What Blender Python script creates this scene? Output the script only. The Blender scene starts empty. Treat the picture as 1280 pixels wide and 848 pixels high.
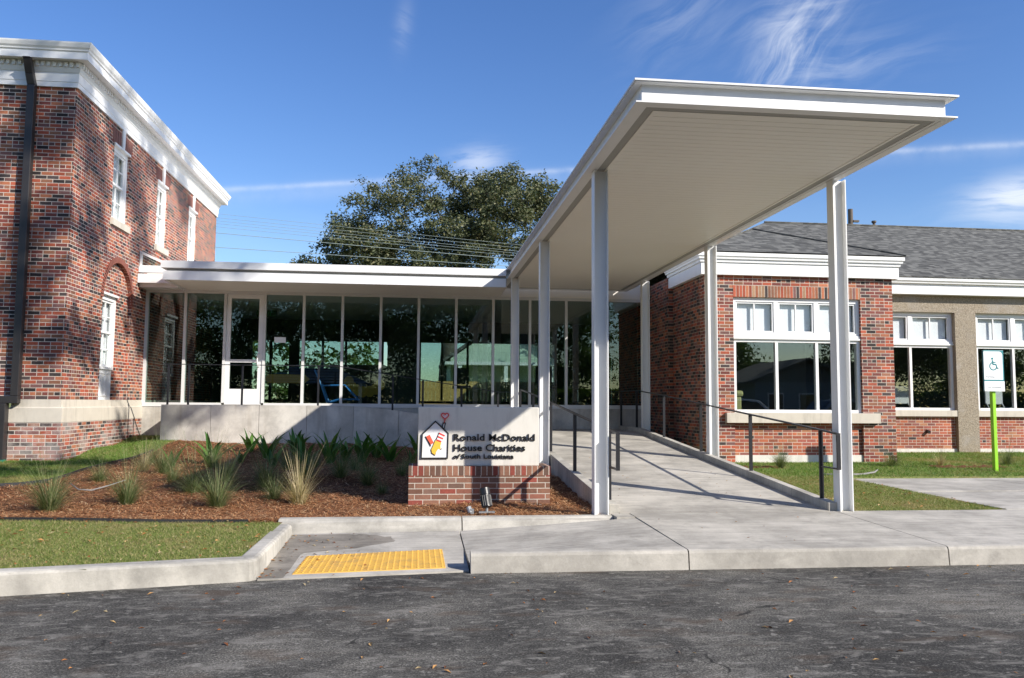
import bpy, bmesh, math, random
from math import radians, sin, cos, pi, floor, hypot
from mathutils import Vector, Matrix

random.seed(7)
sc = bpy.context.scene
COL = sc.collection
H = 1.46                      # eye height above the asphalt


def Z(zc):
    return zc + H


# ------------------------------------------------------------------ camera
cam_data = bpy.data.cameras.new("camera")
cam = bpy.data.objects.new("camera", cam_data)
COL.objects.link(cam)
yaw, pit, rol = radians(6.595), radians(4.474), radians(0.388)
fw = Vector((sin(yaw) * cos(pit), cos(yaw) * cos(pit), sin(pit)))
rt = Vector((cos(yaw), -sin(yaw), 0))
up = rt.cross(fw)
rt2 = rt * cos(rol) + up * sin(rol)
up2 = -rt * sin(rol) + up * cos(rol)
m = Matrix((rt2, up2, -fw)).transposed().to_4x4()
m.translation = (0, 0, H)
cam.matrix_world = m
cam_data.sensor_width = 36
cam_data.lens = 1018.4 / 1280 * 36
cam_data.clip_start = 0.1
cam_data.clip_end = 2000
sc.camera = cam

# ------------------------------------------------------------------ light
SUN_AZ = radians(39.5)        # how far the sun stands in front of the facades
SUN_EL = radians(30.7)
sdir = Vector((cos(SUN_AZ) * cos(SUN_EL), -sin(SUN_AZ) * cos(SUN_EL), sin(SUN_EL)))
sun_d = bpy.data.lights.new("sun", "SUN")
sun_d.energy = 4.8
sun_d.angle = radians(0.53)
sun_d.color = (1.0, 0.94, 0.85)
sun = bpy.data.objects.new("sun", sun_d)
COL.objects.link(sun)
sun.rotation_euler = sdir.to_track_quat('Z', 'Y').to_euler()
sun.location = (20, -15, 30)

world = bpy.data.worlds.new("World")
sc.world = world
world.use_nodes = True
SKY_STRENGTH = 0.10
sc.view_settings.view_transform = 'Standard'
sc.view_settings.look = 'None'
sc.view_settings.exposure = 0.56
sc.view_settings.gamma = 1.0
sc.view_settings.use_curve_mapping = False
sc.cycles.max_bounces = 8
sc.cycles.diffuse_bounces = 4
sc.cycles.transparent_max_bounces = 24
sc.cycles.caustics_reflective = False
sc.cycles.caustics_refractive = False


class NT:
    """small node tree helper"""

    def __init__(self, tree):
        self.t = tree
        self.n = tree.nodes
        self.l = tree.links

    def add(self, typ, **kw):
        nd = self.n.new(typ)
        for k, v in kw.items():
            setattr(nd, k, v)
        return nd

    def inp(self, node, key, val):
        s = node.inputs[key]
        if isinstance(val, bpy.types.NodeSocket):
            self.l.new(val, s)
        elif val is not None:
            s.default_value = val

    def math(self, op, a, b=None, c=None, clamp=False):
        nd = self.add('ShaderNodeMath', operation=op, use_clamp=clamp)
        self.inp(nd, 0, a)
        if b is not None:
            self.inp(nd, 1, b)
        if c is not None:
            self.inp(nd, 2, c)
        return nd.outputs[0]

    def vmath(self, op, a, b=None):
        nd = self.add('ShaderNodeVectorMath', operation=op)
        self.inp(nd, 0, a)
        if b is not None:
            self.inp(nd, 1, b)
        return nd.outputs['Value'] if op == 'DOT_PRODUCT' else nd.outputs[0]

    def mix(self, fac, a, b, blend='MIX'):
        nd = self.add('ShaderNodeMix', data_type='RGBA', blend_type=blend)
        self.inp(nd, 0, fac)
        self.inp(nd, 6, a)
        self.inp(nd, 7, b)
        return nd.outputs[2]

    def ramp(self, fac, stops, interp='LINEAR'):
        nd = self.add('ShaderNodeValToRGB')
        cr = nd.color_ramp
        cr.interpolation = interp
        while len(cr.elements) < len(stops):
            cr.elements.new(0.5)
        for e, (p, c) in zip(cr.elements, stops):
            e.position = p
            e.color = c if len(c) == 4 else (*c, 1)
        self.inp(nd, 0, fac)
        return nd.outputs[0]

    def noise(self, vec, scale, detail=3, rough=0.55, dist=0.0):
        nd = self.add('ShaderNodeTexNoise')
        if vec is not None:
            self.inp(nd, 'Vector', vec)
        nd.inputs['Scale'].default_value = scale
        nd.inputs['Detail'].default_value = detail
        nd.inputs['Roughness'].default_value = rough
        nd.inputs['Distortion'].default_value = dist
        return nd.outputs['Fac']

    def smooth(self, v, lo, hi, tlo=0.0, thi=1.0):
        nd = self.add('ShaderNodeMapRange', interpolation_type='SMOOTHSTEP')
        self.inp(nd, 0, v)
        nd.inputs[1].default_value = lo
        nd.inputs[2].default_value = hi
        nd.inputs[3].default_value = tlo
        nd.inputs[4].default_value = thi
        return nd.outputs[0]

    def scalev(self, vec, s):
        nd = self.add('ShaderNodeVectorMath', operation='MULTIPLY')
        self.inp(nd, 0, vec)
        nd.inputs[1].default_value = s
        return nd.outputs[0]


def px_dir(x, y):
    """direction of the sky seen at a point of the photograph (used once, for where the clouds hang)"""
    return (fw + rt2 * ((x - 640) / 1018.4) - up2 * ((y - 424) / 1018.4)).normalized()


def build_sky():
    t = NT(world.node_tree)
    t.n.clear()
    out = t.add('ShaderNodeOutputWorld')
    bg = t.add('ShaderNodeBackground')
    sky = t.add('ShaderNodeTexSky', sky_type='NISHITA')
    sky.sun_disc = False
    sky.sun_elevation = SUN_EL
    sky.sun_rotation = radians(90) + SUN_AZ
    sky.altitude = 50
    sky.air_density = 1.0
    sky.dust_density = 0.35
    sky.ozone_density = 2.2
    d = t.add('ShaderNodeTexCoord').outputs['Generated']
    hs = t.add('ShaderNodeHueSaturation')
    hs.inputs['Hue'].default_value = 0.513
    hs.inputs['Saturation'].default_value = 1.25
    hs.inputs['Value'].default_value = 1.2
    t.l.new(sky.outputs[0], hs.inputs['Color'])
    base = hs.outputs[0]
    warp = t.add('ShaderNodeTexNoise')
    warp.inputs['Scale'].default_value = 9
    warp.inputs['Detail'].default_value = 2
    t.l.new(d, warp.inputs['Vector'])
    wv = t.add('ShaderNodeVectorMath', operation='MULTIPLY_ADD')
    t.l.new(warp.outputs['Color'], wv.inputs[0])
    wv.inputs[1].default_value = (.045, .045, .045)
    t.l.new(d, wv.inputs[2])
    total = None

    def blob(x, y, rx, ry, ang, amt, lo, hi, scl):
        """a soft tuft of cirrus: gaussian envelope times streaky noise"""
        nonlocal total
        c = px_dir(x, y)
        ca, sa = cos(ang), sin(ang)
        a = (rt2 * ca + up2 * sa).normalized()
        b = (-rt2 * sa + up2 * ca).normalized()
        u = t.math('MULTIPLY', t.math('SUBTRACT', t.vmath('DOT_PRODUCT', d, tuple(a)), c.dot(a)), 1018.4 / rx)
        v = t.math('MULTIPLY', t.math('SUBTRACT', t.vmath('DOT_PRODUCT', d, tuple(b)), c.dot(b)), 1018.4 / ry)
        r2 = t.math('ADD', t.math('MULTIPLY', u, u), t.math('MULTIPLY', v, v))
        env = t.math('EXPONENT', t.math('MULTIPLY', r2, -1.0))
        front = t.math('GREATER_THAN', t.vmath('DOT_PRODUCT', d, tuple(c)), 0.3)
        env = t.math('MULTIPLY', env, front)
        cx = t.add('ShaderNodeCombineXYZ')
        wu = t.math('MULTIPLY', t.vmath('DOT_PRODUCT', wv.outputs[0], tuple(a)), scl * 0.45)
        wvv = t.math('MULTIPLY', t.vmath('DOT_PRODUCT', wv.outputs[0], tuple(b)), scl * 2.2)
        t.l.new(wu, cx.inputs[0])
        t.l.new(wvv, cx.inputs[1])
        nz = t.noise(cx.outputs[0], 1.0, 6, .6, .35)
        k = t.math('MULTIPLY', t.math('MULTIPLY', env, t.smooth(nz, lo, hi)), amt)
        total = k if total is None else t.math('ADD', total, k)

    blob(990, 62, 55, 30, radians(58), .5, .36, .70, 26)
    blob(1035, 85, 80, 26, radians(5), .20, .36, .72, 30)
    blob(1000, 15, 60, 22, radians(12), .26, .34, .7, 26)
    blob(850, 25, 60, 45, radians(30), .14, .32, .72, 22)
    blob(504, 33, 9, 26, radians(-12), .12, .3, .6, 30)
    blob(597, 203, 30, 16, radians(5), .42, .28, .6, 34)
    blob(1272, 243, 36, 18, radians(5), .7, .25, .6, 40)
    blob(1290, 270, 60, 26, radians(5), .25, .3, .65, 30)
    blob(560, 300, 500, 60, 0, .05, .3, .7, 9)

    def trail(p, q, wpx, amt, side_amt=0.0):
        nonlocal total
        a, b = px_dir(*p), px_dir(*q)
        n = a.cross(b).normalized()
        s = t.math('DIVIDE', t.vmath('DOT_PRODUCT', d, tuple(n)), wpx / 1018.4)
        core = t.math('EXPONENT', t.math('MULTIPLY', t.math('MULTIPLY', s, s), -1.0))
        mid = (a + b).normalized()
        front = t.math('GREATER_THAN', t.vmath('DOT_PRODUCT', d, tuple(mid)), 0.75)
        nz = t.noise(t.scalev(d, (40, 40, 40)), 1.0, 4, .6)
        k = t.math('MULTIPLY', t.math('MULTIPLY', core, front), t.math('MULTIPLY', t.smooth(nz, .0, .75), amt))
        total = t.math('ADD', total, k)

    trail((290, 237), (1280, 180), 3.2, .26)
    trail((290, 246), (1280, 184), 10.0, .10)
    fac = t.math('MINIMUM', total, .9)
    col = t.mix(fac, base, (7.2, 7.5, 8.0, 1))
    t.l.new(col, bg.inputs[0])
    bg.inputs[1].default_value = SKY_STRENGTH
    t.l.new(bg.outputs[0], out.inputs[0])


build_sky()


# ------------------------------------------------------------------ materials
def new_mat(name):
    mt = bpy.data.materials.new(name)
    mt.use_nodes = True
    t = NT(mt.node_tree)
    bsdf = t.n['Principled BSDF']
    return mt, t, bsdf


def bump(t, bsdf, height, strength=.4, dist=.01):
    b = t.add('ShaderNodeBump')
    b.inputs['Strength'].default_value = strength
    b.inputs['Distance'].default_value = dist
    t.l.new(height, b.inputs['Height'])
    t.l.new(b.outputs[0], bsdf.inputs['Normal'])


def simple(name, col, rough=.5, metal=0.0, var=.06, scale=6.0, spec=.5, bmp=0.0, bscale=80, grime=0.0):
    """one colour with slight natural unevenness"""
    mt, t, b = new_mat(name)
    pos = t.add('ShaderNodeNewGeometry').outputs['Position']
    n = t.noise(pos, scale, 5, .6)
    k = t.math('MULTIPLY_ADD', n, var * 2, 1 - var)
    c = t.mix(1.0, (*col, 1), k, 'MULTIPLY')
    if grime:
        g = t.smooth(t.noise(t.scalev(pos, (3, 3, .5)), 2.2, 5, .65), .47, .68, 0, grime)
        c = t.mix(g, c, (.16, .14, .11, 1))
    t.l.new(c, b.inputs['Base Color'])
    n2 = t.noise(pos, scale * 4, 3)
    t.l.new(t.math('MULTIPLY_ADD', n2, .16, rough - .08), b.inputs['Roughness'])
    b.inputs['Metallic'].default_value = metal
    b.inputs['Specular IOR Level'].default_value = spec
    if bmp:
        bump(t, b, t.noise(pos, bscale, 4), bmp, .004)
    return mt


RED = (.36, .088, .048)
ORG = (.39, .140, .072)
MAR = (.20, .060, .048)
BLK = (.046, .036, .034)
BRN = (.25, .112, .068)
PUR = (.20, .098, .088)
CHA = (.065, .050, .048)


def brick_mat(name, palette, bw=.2032, bh=.0677, mort=.011, mcol=(.50, .42, .34), header=6, swap=False, stagger=.5, voff=0.0, uoff=0.0, bloom=0.0):
    mt, t, b = new_mat(name)
    g = t.add('ShaderNodeNewGeometry')
    pos, nor = g.outputs['Position'], g.outputs['True Normal']
    sp = t.add('ShaderNodeSeparateXYZ')
    t.l.new(pos, sp.inputs[0])
    sn = t.add('ShaderNodeSeparateXYZ')
    t.l.new(nor, sn.inputs[0])
    onx = t.math('GREATER_THAN', t.math('ABSOLUTE', sn.outputs[0]), t.math('ABSOLUTE', sn.outputs[1]))
    u = t.math('ADD', t.math('MULTIPLY', onx, sp.outputs[1]), t.math('MULTIPLY', t.math('SUBTRACT', 1.0, onx), sp.outputs[0]))
    u = t.math('ADD', u, uoff + 100.0)
    v = t.math('ADD', sp.outputs[2], voff + 20.0)
    row = t.math('FLOOR', t.math('DIVIDE', v, bh))
    fv = t.math('FRACT', t.math('DIVIDE', v, bh))
    if header:
        ish = t.math('LESS_THAN', t.math('MODULO', row, float(header)), .5)
        w = t.math('MULTIPLY_ADD', ish, -.5 * bw, bw)
    else:
        w = t.math('ADD', bw, 0.0)
    off = t.math('MULTIPLY', t.math('MODULO', row, 2.0), stagger)
    uu = t.math('ADD', t.math('DIVIDE', u, w), off)
    colm = t.math('FLOOR', uu)
    fu = t.math('FRACT', uu)
    du = t.math('MULTIPLY', t.math('MINIMUM', fu, t.math('SUBTRACT', 1.0, fu)), w)
    dv = t.math('MULTIPLY', t.math('MINIMUM', fv, t.math('SUBTRACT', 1.0, fv)), bh)
    wob = t.math('MULTIPLY_ADD', t.noise(pos, 55, 2), .005, -.0025)
    dm = t.math('ADD', t.math('MINIMUM', du, dv), wob)
    mask = t.smooth(dm, mort / 2 - .0018, mort / 2 + .0018)
    cx = t.add('ShaderNodeCombineXYZ')
    t.l.new(colm, cx.inputs[0])
    t.l.new(row, cx.inputs[1])
    t.l.new(onx, cx.inputs[2])
    wn = t.add('ShaderNodeTexWhiteNoise')
    t.l.new(cx.outputs[0], wn.inputs['Vector'])
    stops, p = [], 0.0
    tot = sum(a for a, _ in palette)
    for a, c in palette:
        stops.append((p, c))
        p += a / tot
    bc = t.ramp(wn.outputs['Value'], stops, 'CONSTANT')
    sc2 = t.add('ShaderNodeSeparateColor')
    t.l.new(wn.outputs['Color'], sc2.inputs[0])
    val = t.math('MULTIPLY_ADD', sc2.outputs[1], .5, .70)
    bc = t.mix(1.0, bc, val, 'MULTIPLY')
    n = t.noise(pos, 38, 4, .65)
    bc = t.mix(1.0, bc, t.math('MULTIPLY_ADD', n, .7, .65), 'MULTIPLY')
    mc = t.mix(t.noise(pos, 9, 4), tuple(x * .78 for x in mcol) + (1,), tuple(min(1, x * 1.18) for x in mcol) + (1,))
    c = t.mix(mask, mc, bc)
    big = t.smooth(t.noise(pos, .9, 5, .65), .36, .64, .84, 1.08)
    c = t.mix(1.0, c, big, 'MULTIPLY')
    run = t.smooth(t.noise(t.scalev(pos, (2.6, 2.6, .3)), 1.0, 5, .65),   .54, .68, 0, .16)
    c = t.mix(run, c, (.10, .075, .062, 1))
    if bloom:
        bl = t.smooth(t.noise(t.scalev(pos, (1, 1, 1.6)), 1.9, 5, .7), .44, .60, 0, bloom)
        c = t.mix(bl, c, (.52, .46, .42, 1))
    t.l.new(c, b.inputs['Base Color'])
    b.inputs['Roughness'].default_value = .82
    b.inputs['Specular IOR Level'].default_value = .3
    bump(t, b, t.math('MULTIPLY_ADD', n, .25, mask), .55, .006)
    return mt


M = {}
M['brick'] = brick_mat('old_red_brick', [(22, RED), (15, ORG), (22, MAR), (14, BLK), (13, BRN), (15, PUR), (9, CHA)], mcol=(.62, .53, .45))
M['brick_plinth'] = brick_mat('plinth_brick_with_salt_bloom', [(22, RED), (15, ORG), (20, MAR), (14, BLK), (13, BRN), (16, PUR), (9, CHA)], mcol=(.62, .55, .48), bloom=.42)
M['brick_bay'] = brick_mat('mixed_red_brick', [(26, RED), (10, ORG), (24, MAR), (8, BLK), (20, BRN), (18, PUR), (7, CHA)], header=6, voff=.01, mcol=(.58, .50, .42))
M['brick_shaded'] = brick_mat('side_wall_brick', [(22, RED), (10, ORG), (26, MAR), (20, BLK), (10, BRN), (10, PUR), (12, CHA)], mcol=(.36, .29, .22))  # darker mortar puts the shade of this wall into the colour
M['brick_orange'] = brick_mat('orange_spandrel_brick', [(30, (.40, .12, .06)), (26, (.34, .10, .06)), (20, (.30, .09, .065)), (6, CHA), (12, (.38, .17, .09)), (10, (.26, .10, .08))], mcol=(.58, .48, .40), header=4, voff=.02)
M['soldier'] = brick_mat('soldier_course_brick', [(30, ORG), (24, RED), (20, PUR), (18, BRN), (12, CHA), (8, (.36, .22, .13))], bw=.0677, bh=3.0, header=0, stagger=0, voff=1.2)
M['rowlock'] = brick_mat('arch_brick', [(30, RED), (20, MAR), (20, (.30, .13, .09))], bw=.0677, bh=.0677, header=0)
M['brick_sign'] = brick_mat('sign_base_brick', [(30, (.26, .13, .085)), (26, (.225, .115, .078)), (20, (.27, .11, .075)), (12, (.27, .07, .05)), (14, (.20, .12, .09))], header=0, mcol=(.58, .52, .44), mort=.010, voff=-.02, uoff=.089)
M['rowlock_sign'] = brick_mat('sign_rowlock_brick', [(30, (.26, .13, .085)), (26, (.225, .115, .078)), (14, (.28, .07, .05)), (14, (.20, .12, .09))], bw=.071, bh=4.0, header=0, stagger=0, mcol=(.58, .52, .44), uoff=.085, mort=.010)
M['white'] = simple('white_paint', (.80, .80, .79), .42, var=.03, scale=1.5, grime=.05)
M['white_metal'] = simple('white_coated_steel', (.76, .76, .75), .38, var=.03, scale=2.0, grime=.04)
M['mullion'] = simple('silver_mullion', (.66, .66, .65), .35, metal=.0, var=.03)
M['soffit'] = simple('soffit_boards', (.83, .80, .73), .5, var=.03, scale=1.0)
M['vent'] = simple('soffit_vent_strip', (.34, .335, .31), .6, var=.05)
M['limestone'] = simple('limestone', (.55, .50, .42), .8, var=.14, scale=4, bmp=.15, bscale=60, grime=.22)
M['bronze'] = simple('dark_bronze_metal', (.028, .025, .025), .42, var=.1)
M['rail'] = simple('black_painted_steel', (.016, .016, .019), .42, var=.1)
M['black'] = simple('black_letter_paint', (.012, .012, .013), .4, var=.05)
M['logo_white'] = simple('logo_white', (.80, .80, .80), .4, var=.01)
M['logo_red'] = simple('logo_red', (.66, .055, .045), .45, var=.02)
M['logo_coral'] = simple('logo_coral', (.74, .12, .07), .45, var=.02)
M['logo_yellow'] = simple('logo_yellow', (.80, .50, .06), .45, var=.03)
M['logo_pink'] = simple('logo_pale_pink', (.78, .66, .68), .45, var=.02)
M['green_post'] = simple('lime_green_post_paint', (.30, .62, .03), .4, var=.04)
M['teal'] = simple('teal_sign_paint', (.012, .20, .22), .4, var=.03)
M['sign_white'] = simple('sign_white', (.78, .79, .78), .4, var=.02)
M['sign_grey'] = simple('sign_grey_letters', (.33, .36, .37), .5, var=.02)
M['sign_back'] = simple('sign_back_metal', (.32, .33, .34), .45, metal=.4)
M['stucco'] = simple('panel_concrete', (.66, .635, .575), .85, var=.10, scale=5, bmp=.25, bscale=120, grime=.18)
M['pad_yellow'] = simple('tactile_paving_yellow', (.68, .39, .065), .65, var=.18, scale=9, grime=.35)
M['wood_fence'] = simple('fresh_cedar_boards', (.58, .36, .12), .7, var=.22, scale=7)
M['siding'] = simple('pale_green_siding', (.50, .58, .48), .6, var=.05)
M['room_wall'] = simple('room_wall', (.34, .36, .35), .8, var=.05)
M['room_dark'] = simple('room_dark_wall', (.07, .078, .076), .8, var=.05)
M['room_floor'] = simple('room_floor', (.26, .25, .22), .4, var=.1)
M['room_ceiling'] = simple('room_ceiling', (.78, .80, .78), .8, var=.02)
M['blind'] = simple('roller_blind', (.78, .80, .82), .8, var=.02)
M['blue'] = simple('blue_tube', (.06, .30, .85), .4, var=.04)
M['shade'] = simple('woven_lamp_shade', (.60, .46, .26), .7, var=.2, scale=40)
M['olive'] = simple('olive_upholstery', (.32, .32, .13), .8, var=.1)
M['plastic_w'] = simple('white_chair_plastic', (.62, .63, .62), .45, var=.03)
M['car_a'] = simple('silver_car_paint', (.42, .44, .47), .25, metal=.5, var=.02)
M['car_b'] = simple('white_car_paint', (.75, .76, .77), .25, var=.02)
M['car_c'] = simple('dark_car_paint', (.04, .045, .06), .2, var=.02)
M['tyre'] = simple('tyre_rubber', (.02, .02, .02), .8, var=.1)
M['chrome'] = simple('bright_metal', (.6, .6, .62), .22, metal=1)
M['dark_glass'] = simple('dark_car_glass', (.01, .012, .014), .06, var=.02)
M['pole'] = simple('weathered_pole_wood', (.12, .095, .075), .85, var=.25, scale=12)
M['wire'] = simple('cable_sheath', (.30, .36, .34), .5, var=.05)
M['hose'] = simple('bleached_stick', (.24, .23, .225), .8, var=.15, scale=20)
M['edging'] = simple('black_lawn_edging', (.022, .022, .024), .6, var=.2)
M['joint'] = simple('dark_joint', (.05, .047, .042), .9, var=.2)


def concrete_mat(name, col, grime=.35, streak=False, cracks=False):
    mt, t, b = new_mat(name)
    pos = t.add('ShaderNodeNewGeometry').outputs['Position']
    a = t.smooth(t.noise(pos, 1.3, 8, .68), .32, .68)
    c = t.mix(a, tuple(x * .72 for x in col) + (1,), tuple(min(1, x * 1.18) for x in col) + (1,))
    f = t.noise(pos, 70, 4, .7)
    c = t.mix(1.0, c, t.math('MULTIPLY_ADD', f, .34, .83), 'MULTIPLY')
    blot = t.smooth(t.noise(pos, 2.3, 7, .72, .4), .48, .66, 0, grime)
    c = t.mix(blot, c, tuple(x * .42 for x in col) + (1,))
    if streak:
        s = t.smooth(t.noise(t.scalev(pos, (3.2, 3.2, .35)), 1.3, 4, .6), .50, .66, 0, .30)
        c = t.mix(s, c, (.26, .21, .15, 1))
    br = t.smooth(t.noise(t.scalev(pos, (1.2, 26, 1)), 1.0, 3), .36, .64, .88, 1.06)
    c = t.mix(1.0, c, br, 'MULTIPLY')
    sp = t.math('GREATER_THAN', t.noise(pos, 150, 2), .72)
    c = t.mix(t.math('MULTIPLY', sp, .35), c, tuple(x * .45 for x in col) + (1,))
    t.l.new(c, b.inputs['Base Color'])
    b.inputs['Roughness'].default_value = .86
    b.inputs['Specular IOR Level'].default_value = .3
    bump(t, b, t.math('ADD', f, t.math('MULTIPLY', a, .6)), .35, .004)
    return mt


M['concrete'] = concrete_mat('pavement_concrete', (.44, .412, .362))
M['kerb'] = concrete_mat('kerb_concrete', (.45, .425, .375), .36)
M['wall_conc'] = concrete_mat('cast_concrete_wall', (.57, .54, .48), .22, streak=True)


def asphalt_mat():
    mt, t, b = new_mat('worn_asphalt')
    pos = t.add('ShaderNodeNewGeometry').outputs['Position']
    f = t.noise(pos, 75, 5, .8)
    c = t.ramp(f, [(.34, (.008, .008, .008)), (.45, (.040, .040, .039)), (.54, (.082, .081, .079)), (.64, (.22, .217, .21))])
    big = t.noise(pos, .8, 6, .65, .4)
    c = t.mix(1.0, c, t.ramp(big, [(.36, (.50, .50, .50)), (.5, (.95, .95, .94)), (.62, (1.8, 1.78, 1.72))]), 'MULTIPLY')
    sc_ = t.noise(t.scalev(pos, (1.4, 3.0, 1)), 2.4, 8, .78, .5)
    c = t.mix(t.smooth(sc_, .50, .62, 0, .58), c, (.215, .21, .20, 1))
    sc3 = t.noise(t.scalev(pos, (6, 9, 1)), 2.0, 5, .75, .3)
    c = t.mix(t.smooth(sc3, .575, .63, 0, .55), c, (.30, .295, .28, 1))
    dk = t.noise(t.scalev(pos, (2, 5, 1)), 3.0, 5, .7)
    c = t.mix(t.smooth(dk, .54, .66, 0, .55), c, (.014, .013, .012, 1))
    br = t.noise(t.scalev(pos, (.9, 2.2, 1)), 1.7, 4, .6)
    c = t.mix(t.smooth(br, .55, .68, 0, .40), c, (.085, .058, .040, 1))
    ck = t.add('ShaderNodeTexVoronoi', feature='DISTANCE_TO_EDGE')
    ck.inputs['Scale'].default_value = .42
    cv = t.add('ShaderNodeVectorMath', operation='MULTIPLY_ADD')
    cn = t.add('ShaderNodeTexNoise')
    cn.inputs['Scale'].default_value = 3.0
    cn.inputs['Detail'].default_value = 6
    t.l.new(pos, cn.inputs['Vector'])
    t.l.new(cn.outputs['Color'], cv.inputs[0])
    cv.inputs[1].default_value = (.5, .5, 0)
    t.l.new(pos, cv.inputs[2])
    t.l.new(cv.outputs[0], ck.inputs['Vector'])
    crack = t.math('MULTIPLY', t.smooth(ck.outputs['Distance'], .002, .006, 1, 0), t.smooth(t.noise(pos, .7, 3), .565, .60))
    c = t.mix(t.math('MULTIPLY', crack, .8), c, (.008, .008, .008, 1))
    c = t.mix(1.0, c, (1.10, 1.06, .985, 1), 'MULTIPLY')
    t.l.new(c, b.inputs['Base Color'])
    b.inputs['Roughness'].default_value = .88
    b.inputs['Specular IOR Level'].default_value = .25
    bump(t, b, f, .9, .006)
    return mt


M['asphalt'] = asphalt_mat()
M['silt'] = concrete_mat('damp_silt', (.25, .225, .19), .7)


def aggregate_mat():
    mt, t, b = new_mat('exposed_aggregate')
    pos = t.add('ShaderNodeNewGeometry').outputs['Position']
    vo = t.add('ShaderNodeTexVoronoi')
    vo.inputs['Scale'].default_value = 95
    t.l.new(pos, vo.inputs['Vector'])
    sc_ = t.add('ShaderNodeSeparateColor')
    t.l.new(vo.outputs['Color'], sc_.inputs[0])
    c = t.ramp(sc_.outputs[0], [(0, (.24, .19, .13)), (.35, (.35, .285, .20)), (.7, (.43, .365, .275)), (1, (.55, .49, .40))])
    e = t.smooth(vo.outputs['Distance'], .25, .75, 1.0, .5)
    c = t.mix(1.0, c, e, 'MULTIPLY')
    st = t.smooth(t.noise(pos, 1.6, 5, .6), .5, .75, 0, .45)
    c = t.mix(st, c, (.34, .33, .32, 1))
    t.l.new(c, b.inputs['Base Color'])
    b.inputs['Roughness'].default_value = .9
    bump(t, b, vo.outputs['Distance'], -.8, .01)
    return mt


M['aggregate'] = aggregate_mat()


def shingle_mat():
    mt, t, b = new_mat('grey_asphalt_shingles')
    g = t.add('ShaderNodeNewGeometry')
    pos = g.outputs['Position']
    sp = t.add('ShaderNodeSeparateXYZ')
    t.l.new(pos, sp.inputs[0])
    sn = t.add('ShaderNodeSeparateXYZ')
    t.l.new(g.outputs['True Normal'], sn.inputs[0])
    onx = t.math('GREATER_THAN', t.math('ABSOLUTE', sn.outputs[0]), t.math('ABSOLUTE', sn.outputs[1]))
    u = t.math('ADD', t.math('MULTIPLY', onx, sp.outputs[1]), t.math('MULTIPLY', t.math('SUBTRACT', 1.0, onx), sp.outputs[0]))
    v = t.math('DIVIDE', sp.outputs[2], .047)
    row = t.math('FLOOR', v)
    fv = t.math('FRACT', v)
    wr = t.add('ShaderNodeTexWhiteNoise', noise_dimensions='1D')
    t.l.new(row, wr.inputs['W'])
    cu = t.math('ADD', t.math('DIVIDE', u, .15), t.math('MULTIPLY', wr.outputs['Value'], 7.0))
    cx = t.add('ShaderNodeCombineXYZ')
    t.l.new(t.math('FLOOR', cu), cx.inputs[0])
    t.l.new(row, cx.inputs[1])
    wn = t.add('ShaderNodeTexWhiteNoise')
    t.l.new(cx.outputs[0], wn.inputs['Vector'])
    c = t.ramp(wn.outputs['Value'], [(0, (.052, .051, .046)), (.5, (.100, .099, .089)), (1, (.175, .172, .155))])
    edge = t.smooth(fv, 0.0, .22, .45, 1.0)
    c = t.mix(1.0, c, edge, 'MULTIPLY')
    c = t.mix(1.0, c, t.math('MULTIPLY_ADD', t.noise(pos, 90, 3), .8, .6), 'MULTIPLY')
    t.l.new(c, b.inputs['Base Color'])
    b.inputs['Roughness'].default_value = .92
    bump(t, b, fv, .5, .01)
    return mt


M['shingle'] = shingle_mat()


def ground_mat():
    mt, t, b = new_mat('garden_soil_and_turf')
    pos = t.add('ShaderNodeNewGeometry').outputs['Position']
    at = t.add('ShaderNodeAttribute', attribute_name='bed')
    f = t.noise(pos, 30, 4, .7)
    f2 = t.noise(pos, 2.0, 5, .65)
    turf = t.ramp(f, [(.3, (.10, .13, .03)), (.5, (.18, .21, .06)), (.7, (.28, .27, .11))])
    turf = t.mix(t.smooth(f2, .50, .66, 0, .6), turf, (.27, .20, .10, 1))
    bed = t.ramp(f, [(.28, (.05, .022, .012)), (.55, (.18, .076, .038)), (.78, (.34, .17, .09))])
    nz = t.math('ADD', at.outputs['Fac'], t.math('MULTIPLY_ADD', t.noise(pos, 9, 3), .6, -.3))
    c = t.mix(t.smooth(nz, .4, .6), turf, bed)
    t.l.new(c, b.inputs['Base Color'])
    b.inputs['Roughness'].default_value = .95
    b.inputs['Specular IOR Level'].default_value = .15
    bump(t, b, f, .8, .02)
    return mt


M['ground'] = ground_mat()


def island_mat(name, stops, rough=.7, trans=.0, spec=.3, patch=None):
    """leaf-like faces: each blade or leaf draws its own colour"""
    mt, t, b = new_mat(name)
    g = t.add('ShaderNodeNewGeometry')
    c = t.ramp(g.outputs['Random Per Island'], stops)
    if patch:
        n = t.smooth(t.noise(g.outputs['Position'], patch[0], 4, .6), patch[1], patch[2], 0, patch[3])
        c = t.mix(n, c, (*patch[4], 1))
    t.l.new(c, b.inputs['Base Color'])
    b.inputs['Roughness'].default_value = rough
    b.inputs['Specular IOR Level'].default_value = spec
    if trans:
        out = t.n['Material Output']
        tr = t.add('ShaderNodeBsdfTranslucent')
        t.l.new(t.mix(1.0, c, (1.2, 1.3, .6, 1), 'MULTIPLY'), tr.inputs[0])
        mx = t.add('ShaderNodeMixShader')
        mx.inputs[0].default_value = trans
        t.l.new(b.outputs[0], mx.inputs[1])
        t.l.new(tr.outputs[0], mx.inputs[2])
        t.l.new(mx.outputs[0], out.inputs[0])
    return mt


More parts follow.
